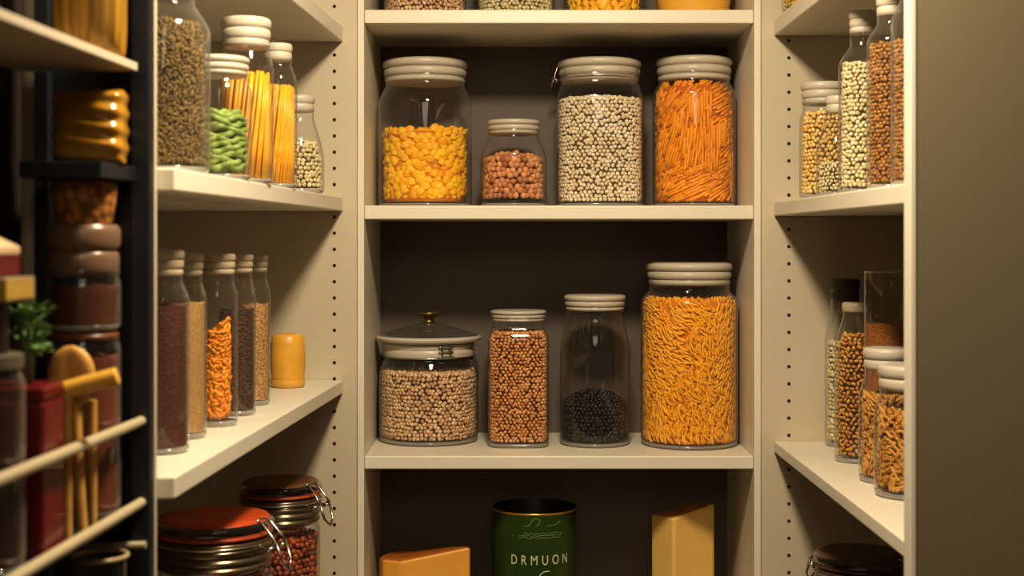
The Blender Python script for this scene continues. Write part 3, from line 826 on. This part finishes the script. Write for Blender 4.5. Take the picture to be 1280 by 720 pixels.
GM = 'spice bottles in a row on the middle left shelf'
zb = LZ['C']
P_BRN = grainy('brown_spice', C(96, 44, 14), C(52, 20, 6), 500, .4)
P_BEI = grainy('beige_meal', C(190, 152, 92), C(160, 120, 66), 600, .3)
P_DRK = grainy('dark_seed', C(92, 52, 30), C(30, 15, 8), 330, .8)
P_OAT = grainy('oat_meal', C(150, 108, 56), C(206, 164, 100), 330, .6)
def pos_on(y, r): # centre depth from the pixel row of the front of its foot
    return (EYE - zb) * F / (y - HZ) + r
spec = [(237, 570, .027, 313, 345, 'brown ground spice', dict(powder=1, name='ground_spice', mat=P_BRN, cat='spice', label='dark brown spice in the nearest bottle of the row'), 382, 'nearest spice bottle of the row, filled with dark brown spice', .022),
        (258.5, 551, .0255, 317, 345, '', dict(powder=1, name='beige_meal', mat=P_BEI, cat='meal', label='beige meal in the second bottle of the row'), 378, 'spice bottle with beige meal, second nearest in the row', .0225),
        (297, 535, .0235, 317.5, 343, '', dict(name='orange_flakes', kind='flake', s=.0050, mat=F_CRM, dark=D_CRM, seed=33, pv=.7, ph=1.2, core=1.2, tilt=.2, slope=.010, cat='flakes', label='bright orange flakes in the middle bottle of the row'), 409, 'middle spice bottle of the row, filled with bright orange flakes', .0215),
        (320, 521, .0235, 318.5, 341, '', dict(powder=1, name='dark_seeds', mat=P_DRK, cat='seeds', label='dark brown seeds in the fourth bottle of the row'), 386, 'spice bottle with dark seeds, just past the orange one', .0205),
        (338, 508, .0235, 319, 340, '', dict(powder=1, name='oat_meal', mat=P_OAT, cat='meal', label='pale grain in the farthest bottle of the row'), 380, 'farthest spice bottle of the row, filled with pale grain', .0205)]
for xs, yb, r, yt, yl, _, ct, fy, lab, rl in spec:
    d = pos_on(yb, r)
    X = side_center(xs, r, d, 1)
    lbottle('spice_bottle', lab, xs, d, r, zb, yt, yl, yl + 8, yl + 32, rl, fy, ct, group=GM, lm=M_LIDTAN, bands=3, rnf=.9)
r = .0262; d = pos_on(486, r); X = side_center(382, r, d, 1)
cup = thing('pot', 'small rounded yellow pot alone past the spice bottles', 'pot', (X, d, zb))
hh = lambda y: (HZ - y) / F * d + EYE - zb
H = hh(417)
MB().lathe([(r * .88, .011), (r * .95, .015), (r, .036), (r, H * .6), (r * .97, H * .8), (r * .91, H * .94), (r * .8, H * .99), (r * .6, H), (.0006, H * 1.0)], 48).build('pot_body', solid('amber_wax', C(222, 166, 62), .35, var=.12, scale=40), cup, True)
MB().lathe([(.0006, .0005), (r * .88, .0005), (r * .97, .003), (r * .99, .008), (r * .97, .012), (r * .88, .0125)], 48).build('foot_ring', solid('amber_ring', C(214, 164, 70), .35), cup, True, auto=True)

# clamp jars at the bottom
def clamp_jar(label, X, d, zb, r, H, topmat, content, ang, seal=M_ORANGE, group=None):
    t = thing('clamp_jar', label, 'jar', (X, d, zb), group)
    p = jar_prof(r * .97, H - .075, H - .052, H - .024, r * .86, .012)
    glass_body(t, p, 2, M_GLASS)
    rp = [(r * .86, H - .062)]
    for k in range(4):
        z = H - .060 + k * .0098
        rp += [(r * .90, z), (r * .955, z + .0018), (r * .965, z + .0042), (r * .955, z + .0066), (r * .90, z + .0084)]
    rp.append((r * .88, H - .0205))
    MB().lathe(rp, 64).build('rim', solid('aged_rim', C(128, 112, 88), .28, .75, var=.15, scale=20), t, True)
    MB().lathe([(r * .90, H - .0205), (r * .985, H - .020), (r * .985, H - .0165), (r * .90, H - .016)], 64).build('gasket', seal, t, True)
    lid = MB().lathe([(r * .92, H - .0155), (r, H - .014), (r * 1.01, H - .009), (r * .985, H - .005), (r * .93, H - .003)], 64).build('lid', M_GLASSG, t, True)
    MB().lathe([(r * .93, H - .0035), (r * .90, H - .0005), (r * .6, H), (.0006, H + .0005)], 64).build('lid_top', topmat, lid, True)
    clasp(t, r * .99, H - .03, H - .006, ang, 1.3)
    if content:
        put_content((X, d, zb), p, 2, content)
    return t
M_TERRA = solid('terracotta_top', C(196, 78, 28), .35, var=.2, scale=12)
M_BRTOP = solid('brown_lid_top', C(110, 70, 40), .35, var=.25, scale=14)
M_DKTOP = solid('dark_lid_top', C(84, 56, 34), .35, var=.25, scale=14)
zb = LZ['D']
r = .073; d = 1.72; X = side_center(343, r, d, 1)
clamp_jar('clamp jar with a terracotta red lid, under the middle left shelf', X, d, zb, r, zy(644, d) - zb, M_TERRA, dict(name='red_beans', label='red brown beans in the terracotta lidded jar', cat='beans', kind='bean', s=.0048, mat=F_RED, dark=D_RED, h=.15, seed=41), -.35, group='clamp jars on the low shelves')
r = .060; d = 2.08; X = side_center(402, r, d, 1)
clamp_jar('clamp jar with a brown lid and thin orange seal, farther back at lower left', X, d, zb, r, zy(600, d) - zb, M_BRTOP, dict(name='brown_beans', label='red brown beans in the farther clamp jar at lower left', cat='beans', kind='bean', s=.0055, mat=F_RED, dark=D_RED, h=.185, seed=42), -.5, group='clamp jars on the low shelves')
zb = RZ['D']
r = .0645; d = 2.05; X = side_center(1017, r, d, -1)
clamp_jar('clamp jar with a dark brown lid at lower right', X, d, zb, r, zy(689, d) - zb, M_DKTOP, dict(name='dark_beans', label='dark beans in the clamp jar at lower right', cat='beans', kind='bean', s=.0055, mat=F_RED, dark=D_RED, h=.14, seed=43), 2.2, seal=M_DKTOP, group='clamp jars on the low shelves')

# ------------------------------------------------------------------ right unit
GR = 'jars on the upper right shelf'
zb = RZ['B']
lbottle('storage_jar', 'short jar of yellow corn, farthest on the upper right shelf', 999, 2.07, .035, zb, 101, 131, 138, 152, .033, 140,
        dict(name='corn_kernels', label='yellow corn in the short farthest jar on the right', cat='corn', kind='bean', s=.0042, mat=F_COR, dark=D_COR, seed=51), side=-1, bands=3, group=GR)
lbottle('storage_jar', 'small slope shouldered jar partly filled with pale grain', 1020, 1.94, .030, zb, 119, 141, 147, 190, .0175, 204,
        dict(name='pale_grain', label='pale grain in the small slope shouldered jar', cat='grain', kind='grain', s=.0036, mat=F_PEA, dark=D_PEA, seed=52), side=-1, bands=2, group=GR)
lbottle('storage_jar', 'tall narrow necked bottle of pale beans under a ribbed lid', 1048, 1.825, .031, zb, 12, 42, 58, 84, .0178, 80,
        dict(name='pale_beans', label='pale greenish beans in the tall narrow necked bottle', cat='beans', kind='bean', s=.0038, mat=F_PEA, dark=D_PEA, seed=53, pv=1.42, ph=1.62), side=-1, bands=3, group=GR)
lbottle('storage_jar', 'tall bottle of orange brown lentils, second from the olive panel', 1083, 1.68, .030, zb, -6, 20, 30, 56, .019, 56,
        dict(name='orange_lentils', label='orange brown lentils in the bottle second from the olive panel', cat='lentils', kind='bean', s=.0032, mat=F_LEN, dark=D_LEN, seed=54, pv=1.42, ph=1.62), side=-1, bands=2, group=GR)
lbottle('storage_jar', 'wide jar of orange lentils right beside the olive panel', 1113, 1.565, .037, zb, -40, -12, -2, 34, .028, 52,
        dict(name='orange_lentils', label='orange lentils in the wide jar beside the olive panel', cat='lentils', kind='bean', s=.0033, mat=F_LEN, dark=D_LEN, seed=55, pv=1.42, ph=1.62), side=-1, bands=2, group=GR)
GP = 'jars on the middle right shelf'
zb = RZ['C']
lbottle('storage_jar', 'dark capped bottle of pale beans, farthest on the middle right shelf', 1031, 2.15, .030, zb, 349, 377, 384, 430, .0225, 428,
        dict(name='pale_beans', label='pale beans in the dark capped bottle', cat='beans', kind='bean', s=.0042, mat=F_PEA, dark=D_PEA, seed=61, pv=1.42, ph=1.62), side=-1, lm=solid('dark_cap', C(70, 58, 42), .5), group=GP)
lbottle('storage_jar', 'bottle of amber grain standing left of the tumbler', 1043, 2.0, .032, zb, 378, 390, 396, 436, .0215, 418,
        dict(name='amber_grain', label='amber grain in the bottle left of the tumbler', cat='grain', kind='grain', s=.0044, mat=F_OAT, dark=D_OAT, seed=62), side=-1, bands=1, lm=M_LIDTAN, group=GP)
def tumbler():
    d = 1.925; r = .036; X = side_center(1080, r, d, -1)
    t = thing('tumbler', 'tall clear glass tumbler with faint markings behind the pasta jars', 'glass', (X, d, zb))
    h = lambda y: (HZ - y) / F * d + EYE - zb
    p = [(r * .95, .0005), (r * .985, .004), (r, .012), (r, .1), (r, .2), (r, h(340.5))]
    b = MB().lathe([(.0006, .0005)] + p + [(r * .985, h(339)), (r * .955, h(341)), (r * .95, h(350))], 64); b.build('glass_body', M_GLASSG, t, True)
    MB().tube([(r * .98 * math.cos(a), r * .98 * math.sin(a), h(339.5)) for a in np.linspace(0, 2 * PI, 48, endpoint=False)], .0012, 6, closed=True).build('rim', glass('rim_glass', (.8, .78, .7), (.6, .58, .5), .05, 4), t, True)
    mk = solid('etched_mark', C(110, 96, 74), .6)
    b = MB()
    def stroke(pts):
        P3 = []
        for x, y in pts:
            s_ = max(-.98, min(.98, (x - 1113) / 33.0)); a = -PI / 2 + math.asin(s_)
            P3.append(((r + .0003) * math.cos(a), (r + .0003) * math.sin(a), h(y)))
        b.tube(P3, .00045, 5)
    for x in (1096, 1104, 1108, 1114, 1117, 1121): stroke([(x, 378), (x, 398)])
    stroke([(1093, 382), (1099, 382)]); stroke([(1104, 378), (1108, 378)]); stroke([(1114, 378), (1117, 377), (1121, 380)]); stroke([(1088, 393), (1091, 396)]); stroke([(1096, 386), (1099, 388), (1096, 391)])
    b.build('etched_marking', mk, t, True)
    powder('amber_meal', 'amber brown meal half filling the tall tumbler', 'meal', (X, d, zb), p, 2, grainy('amber_meal', C(150, 86, 24), C(196, 126, 50), 420, .3), h(404))
tumbler()
lbottle('storage_jar', 'pale lidded jar of golden pasta half hidden behind the front pasta jar', 1073, 1.835, .039, zb, 435, 462, 470, 498, .0335, 492,
        dict(name='short_pasta', label='golden short pasta in the half hidden jar', cat='pasta', kind='squig', s=.0020, L=.014, mat=F_OAT, dark=D_OAT, seed=64, K=60, aj=.5, pd=2.5, core=3), side=-1, bands=2, group=GP)
lbottle('storage_jar', 'front jar of golden curled pasta, nearest on the middle right shelf', 1092, 1.73, .046, zb, 456, 487, 494, 516, .0415, 510,
        dict(name='short_pasta', label='golden curled pasta in the front jar on the right', cat='pasta', kind='squig', s=.0021, L=.016, mat=F_OAT, dark=D_OAT, seed=65, K=60, aj=.5, pd=2.5, core=3), side=-1, bands=2, group=GP)
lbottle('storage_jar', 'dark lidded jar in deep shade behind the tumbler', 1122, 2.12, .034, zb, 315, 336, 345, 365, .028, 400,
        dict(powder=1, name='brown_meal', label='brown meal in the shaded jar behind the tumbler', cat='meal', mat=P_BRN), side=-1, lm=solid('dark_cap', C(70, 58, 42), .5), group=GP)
zb = RZ['A']
lbottle('storage_jar', 'jar of mixed coloured beans at the end of the high right shelf', 977, 2.14, .034, zb, -150, -130, -122, -100, .030, -80,
        dict(name='mixed_beans', label='mixed beans in the jar on the high right shelf', cat='beans', kind='bean', s=.0052, mat=food('mixed_bean', C(120, 120, 40), C(230, 180, 90)), dark=D_PEA, seed=66), side=-1)

# ------------------------------------------------------------------ near rack on the left
ZR = 1.27
def rx(d): return -.3956 + .05 * d          # rail line
rk = thing('storage_rack', 'dark metal rack with pale rails in the left foreground', 'rack', (-.37, ZR, 0))
RK = Vector((-.37, ZR, 0))
def rb(a, b_): return MB().box(tuple(Vector(a) - RK), tuple(Vector(b_) - RK))
rb((-.3432, 1.262, 0), (-.3247, 1.280, UT)).build('post', M_NAVY, rk, bevel=.002)
rb((-.4290, 1.262, 0), (-.4148, 1.280, UT)).build('post', M_NAVY, rk, bevel=.002)
rb((-.4147, 1.272, 0), (-.3433, 1.279, UT)).build('end_board', M_NAVY, rk)
rb((-.452, .55, 0), (-.440, 1.262, UT)).build('rear_board', M_DKBROWN, rk)
def rail(z, name='rail', r=.0047, d0=.55, d1=1.262):
    b = MB().tube([Vector((rx(d0), d0, z)) - RK, Vector((rx((d0+d1)/2), (d0+d1)/2, z)) - RK, Vector((rx(d1), d1, z)) - RK], r, 14)
    b.build(name, M_RAIL, rk, True, auto=True)
rail(EYE - .1625); rail(EYE - .2355)
b = MB().tube([Vector((-.381, 1.258, EYE - .2735)) - RK, Vector((-.327, 1.258, EYE - .2725)) - RK], .0034, 10); b.build('cross_bar', M_RAIL, rk, True, auto=True)
FLZ = EYE - .2405
def rplate(z0, z1, d0, d1, mat, name, back=-.438, front=0.006):
    pts = [(back, d0), (rx(d0) - front, d0), (rx(d1) - front, d1), (back, d1)]
    MB().prism([(p_[0] - RK.x, p_[1] - RK.y) for p_ in pts], z0, z1).build(name, mat, rk, bevel=.001)
rplate(FLZ - .006, FLZ, .55, 1.261, M_NAVY, 'shelf_tray')
rplate(EYE + .1485, EYE + .156, .55, 1.240, M_PANEL, 'shelf_board', front=-.004)
rplate(EYE + .052, EYE + .0655, 1.17, 1.261, M_NAVY, 'small_bracket_shelf', front=.004, back=-.41)
rplate(EYE - .398, EYE - .39, .55, 1.261, M_NAVY, 'lower_tray')

dj = 1.227; rj = .0312; Xj = side_center(151.5, rj, dj, 1)
hq = lambda y: (HZ - y) / F * dj + EYE
t = thing('storage_jar', 'glass jar of red brown powder at the bottom of the rack stack', 'jar', (Xj, dj, FLZ))
h1 = hq(414) - FLZ
p = jar_prof(rj, h1 - .018, h1 - .008, h1 - .004, rj * .93, .006); glass_body(t, p, 2, M_GLASSG)
MB().lathe([(.0006, h1 - .006), (rj * .93, h1 - .006), (rj * .95, h1 - .003), (rj * .9, h1 - .0005), (.0006, h1 - .0003)], 40).build('lid', solid('brown_lid', C(120, 70, 48), .35), t, True, auto=True)
powder('red_powder', 'red brown powder in the rack jar', 'spice', (Xj, dj, FLZ), p, 2, solid('red_powder', C(128, 66, 42), .5, var=.3, scale=30), h1 - .022)
z2 = FLZ + h1
t = thing('storage_jar', 'brown jar with ringed lid and cork stopper, stacked on another jar', 'jar', (Xj, dj, z2 + .0002))
h2 = hq(345) - z2; h3 = hq(282) - z2
p = jar_prof(rj, h2 - .01, h2 - .002, h2 + .01, rj * .95, .006); glass_body(t, p, 2, M_GLASSG)
lid_ribbed(t, rj * 1.0, h2, h3, solid('taupe_lid', C(120, 94, 74), .3, var=.06), 2)
powder('brown_cocoa', 'dark brown powder in the stacked jar', 'spice', (Xj, dj, z2 + .0002), p, 2, solid('cocoa', C(92, 48, 24), .5, var=.4, scale=26), h2 - .008)
h4 = hq(228) - z2
MB().lathe([(.0006, h3 + .0012), (.023, h3 + .0012), (.025, h3 + .006), (.0285, h4 - .004), (.0275, h4), (.0006, h4 + .0004)], 40).build('cork_stopper', grainy('cork', C(110, 66, 18), C(186, 122, 44), 120, .6), t, True, auto=True)
# golden packets
def streak(name, c0, c1, sx=160, sz=6, rough=.4):
    m, nt, out = new_mat(name)
    b = nt.nodes.new('ShaderNodeBsdfPrincipled'); b.inputs['Roughness'].default_value = rough
    tc = nt.nodes.new('ShaderNodeTexCoord'); mp = nt.nodes.new('ShaderNodeMapping'); mp.inputs['Scale'].default_value = (sx, sx, sz)
    n = nt.nodes.new('ShaderNodeTexNoise'); n.inputs['Scale'].default_value = 1.0; n.inputs['Detail'].default_value = 2
    nt.links.new(tc.outputs['Object'], mp.inputs[0]); nt.links.new(mp.outputs[0], n.inputs['Vector'])
    r = nt.nodes.new('ShaderNodeValToRGB'); r.color_ramp.elements[0].position = .35; r.color_ramp.elements[1].position = .65
    r.color_ramp.elements[0].color = c0; r.color_ramp.elements[1].color = c1
    nt.links.new(n.outputs['Fac'], r.inputs['Fac']); nt.links.new(r.outputs['Color'], b.inputs['Base Color'])
    nt.links.new(b.outputs[0], out.inputs[0])
    return m
def packet(name, label, cat, X, d, zb_, w, dp, h, mat, wave=0, nx=16, nz=26):
    """pillow-shaped bag, pinched at top and bottom"""
    b = MB(); v = []; rr = random.Random(5)
    seg = 40
    for i in range(nz + 1):
        u = i / nz
        pin = (1 - abs(2 * u - 1) ** 6) ** .5 if 0 < u < 1 else 0.12
        pin = max(.12, pin)
        for k in range(seg):
            t_ = 2 * PI * k / seg
            q = supq(t_, 4)
            ww = w / 2 * (1 - .04 * (1 - pin)); dd = dp / 2 * pin
            rip = 1 + wave * math.sin(u * nz * 1.05 + 2.2 * math.cos(t_))
            v.append((ww * q * math.cos(t_) * (1 + .3 * (rip - 1)), dd * q * math.sin(t_) * rip, u * h))
    b.add(v, [(i*seg+k, i*seg+(k+1) % seg, (i+1)*seg+(k+1) % seg, (i+1)*seg+k) for i in range(nz) for k in range(seg)] + [tuple(range(seg))[::-1], tuple(nz*seg + k for k in range(seg))])
    return tag(b.build(name, mat, None, True, loc=(X, d, zb_)), label, cat)
M_GOLD = solid('golden_wrap', C(172, 124, 28), .22, var=.35, scale=25, coat=.5)
packet('pasta_packet', 'tall golden pasta packet standing on the top rack board', 'packet', side_center(160, .031, 1.225, 1), 1.222, EYE + .1563, .060, .040, .16, streak('golden_wrap_tall', C(118, 84, 14), C(172, 128, 34), 180, 5))
packet('pasta_packet', 'glossy rippled golden packet on the small rack shelf', 'packet', side_center(161, .031, 1.225, 1), 1.222, EYE + .0657, .060, .044, hq(113) - EYE - .0657, M_GOLD, wave=.10)

# wooden utensils
M_WOOD = solid('pale_wood', C(206, 156, 78), .5, var=.15, scale=60, bump=.1)
M_YWOOD = solid('yellow_wood', C(228, 176, 66), .45, var=.1, scale=60)
d = 1.145; X = (106 - 640) / F * d - .0015; zt = zy(432, d)
t = thing('wooden_spoon', 'pale wooden spoon standing head up behind the yellow crossbar', 'spoon', (X, d, FLZ + .0003)); t.rotation_euler = (0, -math.radians(4), 0)
MB().tube([(0, 0, .001), (0, 0, .06), (.001, 0, zy(500, d) - FLZ)], .0042, 12, r2=.0050).build('handle', M_WOOD, t, True, auto=True)
hb = zy(508, d) - FLZ; ht = zt - FLZ
b = MB(); v = []; seg = 28
for i in range(15):
    u = i / 14; w = .0195 * math.sqrt(max(0.03, 1 - (2 * u - 1) ** 2 * .98)); 
    for k in range(seg):
        a = 2 * PI * k / seg
        y = .0075 * math.sin(a) * math.sqrt(max(.05, 1 - (2*u-1) ** 2)) + (.005 * (1 - (2*u-1) ** 2) * math.cos(a) ** 0 if math.sin(a) < 0 else 0) * max(0, 1 - abs(math.cos(a)) * 1.2)
        v.append((w * math.cos(a), y, hb + (ht - hb) * u))
b.add(v, [(i*seg+k, i*seg+(k+1) % seg, (i+1)*seg+(k+1) % seg, (i+1)*seg+k) for i in range(14) for k in range(seg)] + [tuple(range(seg))[::-1], tuple(14*seg + k for k in range(seg))])
b.build('bowl', M_WOOD, t, True)
d = 1.112; X = (84 - 640) / F * d
t = thing('wooden_spreader', 'wooden spreader with a yellow crossbar in front of the stacked jars', 'utensil', (X, d, FLZ))
MB().tube([(0, 0, .001), (0, 0, .06), (0, 0, zy(486, d) - FLZ)], .0040, 12).build('handle', M_WOOD, t, True, auto=True)
b = MB(); zz = zy(480, d) - FLZ
b.tube([(-.006, -.001, zz - .006), (.016, .001, zz), (.039, .003, zz + .006)], .0072, 14)
b.build('crossbar', M_YWOOD, t, True, bevel=.001, auto=True)
d = 1.176; X = (117 - 640) / F * d - .0005
tag(MB().tube([(0, 0, .0005), (0, 0, .06), (0, 0, zy(500, d) - FLZ)], .0034, 10).build('wooden_stick', M_WOOD, None, True, loc=(X, d, FLZ), auto=True), 'thin brown wooden stick right of the spreader handle', 'stick')

# red box and the things left of it
M_REDT = solid('red_tin', C(104, 6, 9), .4, var=.1, scale=15, coat=.3)
t = thing('tin_box', 'plain deep red tin box behind the rails', 'box', (-.3785, 1.076, FLZ))
hr = zy(482, 1.06) - FLZ
MB().box((-.026, -.025, .0005), (.0288, .025, hr - .012)).build('box_body', M_REDT, t, bevel=.003)
MB().box((-.0262, -.0252, hr - .0118), (.029, .0252, hr)).build('lid', M_REDT, t, bevel=.003)
# green bunch on the red box
b = MB(); rr = random.Random(9)
for k in range(150):
    a = rr.uniform(0, 2 * PI); rad = abs(rr.gauss(0, .006)); z = rr.uniform(.020, .058)
    c = Vector((rad * math.cos(a), rad * math.sin(a), z)); dr = Vector((math.cos(a), math.sin(a), rr.uniform(-.2, .8))).normalized()
    sd = dr.cross(Vector((0, 0, 1))).normalized(); L = rr.uniform(.008, .013); w = L * .33; up = sd.cross(dr) * .0015
    b.add([c, c + dr * L * .5 + sd * w + up, c + dr * L, c + dr * L * .5 - sd * w + up], [(0, 1, 2, 3)])
t = thing('herb_bunch', 'small bunch of green leaves standing on the red tin box', 'herbs', ((37 - 640) / F * 1.075, 1.075, FLZ + hr))
b.build('leaves', solid('leaf_green', C(126, 158, 84), .5, var=.35, scale=120), t)
b = MB()
for k in range(6):
    a = k * 1.05; b.tube([(.002 * math.cos(a), .002 * math.sin(a), .0005), (.003 * math.cos(a), .003 * math.sin(a), .02), (.008 * math.cos(a), .008 * math.sin(a), .044)], .0009, 5)
b.build('stems', solid('stem_green', C(130, 140, 96), .6), t, True)
# dark glass jar with a stack of packs on it
d = 1.015; r = .030; X = side_center(32.5, r, d, 1)
zt = zy(442, d)
t = thing('storage_jar', 'glass jar of dark wine red sauce at the left picture edge', 'jar', (X, d, FLZ))
hj = zt - FLZ
p = jar_prof(r, hj - .024, hj - .014, hj - .004, r * .9, .006); glass_body(t, p, 2, M_GLASS)
MB().lathe([(r * .9, hj - .011), (r * .96, hj - .010), (r * .96, hj - .001), (r * .9, hj), (.0006, hj)], 40).build('lid', solid('grey_lid', C(96, 88, 70), .45), t, True, auto=True)
powder('red_sauce', 'dark wine red sauce in the jar at the left edge', 'sauce', (X, d, FLZ), p, 2, solid('wine_sauce', C(44, 6, 6), .3), hj - .036)
M_DKTIN = solid('dark_tin', C(34, 20, 14), .45)
z0 = zt; z1 = zy(377, d)
t = thing('tin_can', 'small dark round tin standing on the wine red jar', 'tin', (X - .004, d, z0 + .0003))
MB().lathe([(.0006, 0), (.0215, 0), (.022, .001), (.022, z1 - z0 - .007)], 40).build('can_body', M_DKTIN, t, True, auto=True)
MB().lathe([(.022, z1 - z0 - .007), (.0228, z1 - z0 - .0065), (.0228, z1 - z0 - .0008), (.021, z1 - z0 - .0006), (.0006, z1 - z0 - .0006)], 40).build('lid', M_DKTIN, t, True, auto=True)
z2 = zy(346, d)
o = MB().box((-.030, -.03, 0), (.030, .03, z2 - z1 - .0006)).build('flat_box', solid('beige_card', C(150, 128, 96), .6), None, bevel=.001, loc=(X - .002, d, z1 + .0003))
t = thing('carton', 'flat beige carton with a yellow patch under the dark red gable carton', 'box', (X - .002, d, z1 + .0003)); o.parent = t; o.location = (0, 0, 0); o.name = 'carton_body'
hh_ = z2 - z1 - .0006
MB().box((.004, -.0306, .002), (.0305, .026, hh_ - .002)).build('yellow_patch', solid('yellow_card', C(178, 146, 62), .6), t)
z3 = zy(283, d)
hg = z3 - z2
M_DKRED = solid('dark_red_card', C(96, 20, 14), .5, var=.1); M_TOPC = solid('cream_card', C(206, 178, 140), .6)
t = thing('carton', 'dark red gable topped carton with a cream slanted top', 'box', (X - .010, d, z2 + .0003))
MB().box((-.028, -.028, 0), (.028, .028, hg * .42)).build('carton_body', M_DKRED, t, bevel=.001)
MB().prism([(-.028, -.028), (.028, -.028), (.028, .028), (-.028, .028)], hg * .42 + .0002, [hg * 1.3, hg * .42 + .006, hg * .42 + .006, hg * 1.3]).build('slanted_top', M_TOPC, t, bevel=.001)
# glass at the lower tray
d = 1.222; r = .0245; X = side_center(160, r, d, 1); zl = EYE - .3897
t = thing('drinking_glass', 'clear drinking glass with a pale rim on the lower rack tray', 'glass', (X, d, zl))
hg = zy(695, d) - zl
MB().lathe([(.0006, .0005), (r * .8, .0005), (r * .86, .01), (r * .97, hg - .004), (r, hg - .002)], 48).build('glass_body', M_GLASSG, t, True)
MB().tube([(r * .985 * math.cos(a), r * .985 * math.sin(a), hg) for a in np.linspace(0, 2 * PI, 40, endpoint=False)], .0022, 8, closed=True).build('rim', solid('pale_rim', C(180, 160, 120), .3), t, True)

# ------------------------------------------------------------------ light
def area(name, loc, rot, size, power, col, shape='DISK'):
    l = bpy.data.lights.new(name, 'AREA'); l.shape = shape; l.size = size; l.energy = power; l.color = col
    o = bpy.data.objects.new(name, l); COL.objects.link(o); o.location = loc; o.rotation_euler = rot
    return o
WARM = (1.0, .845, .62)
area('ceiling_lamp', (.05, 1.20, EYE + .69), (math.radians(18), 0, 0), .17, 20.5, WARM)
area('room_fill', (.05, -.9, 2.35), (math.radians(52), 0, 0), .9, 8.5, (1.0, .845, .62))  # added unseen fill light behind the camera, brightens what faces it
w = bpy.data.worlds.new('World'); S.world = w; w.use_nodes = True
bg = w.node_tree.nodes['Background']; bg.inputs[0].default_value = (1, .78, .55, 1); bg.inputs[1].default_value = .06

# ------------------------------------------------------------------ camera
cam = bpy.data.cameras.new('camera'); co = bpy.data.objects.new('camera', cam); COL.objects.link(co)
co.location = (0, 0, EYE); co.rotation_euler = (PI / 2, 0, 0)
cam.sensor_width = 36; cam.lens = F / 1280 * 36; cam.shift_y = -60 / 1280
cam.clip_start = .05
cam.dof.use_dof = True; cam.dof.focus_distance = 2.15; cam.dof.aperture_fstop = 6.0
S.camera = co
S.view_settings.view_transform = 'Standard'
S.view_settings.look = 'None'
S.cycles.transparent_max_bounces = 24
S.cycles.max_bounces = 8
S.cycles.diffuse_bounces = 3
S.view_settings.gamma = .90
S.view_settings.exposure = .0
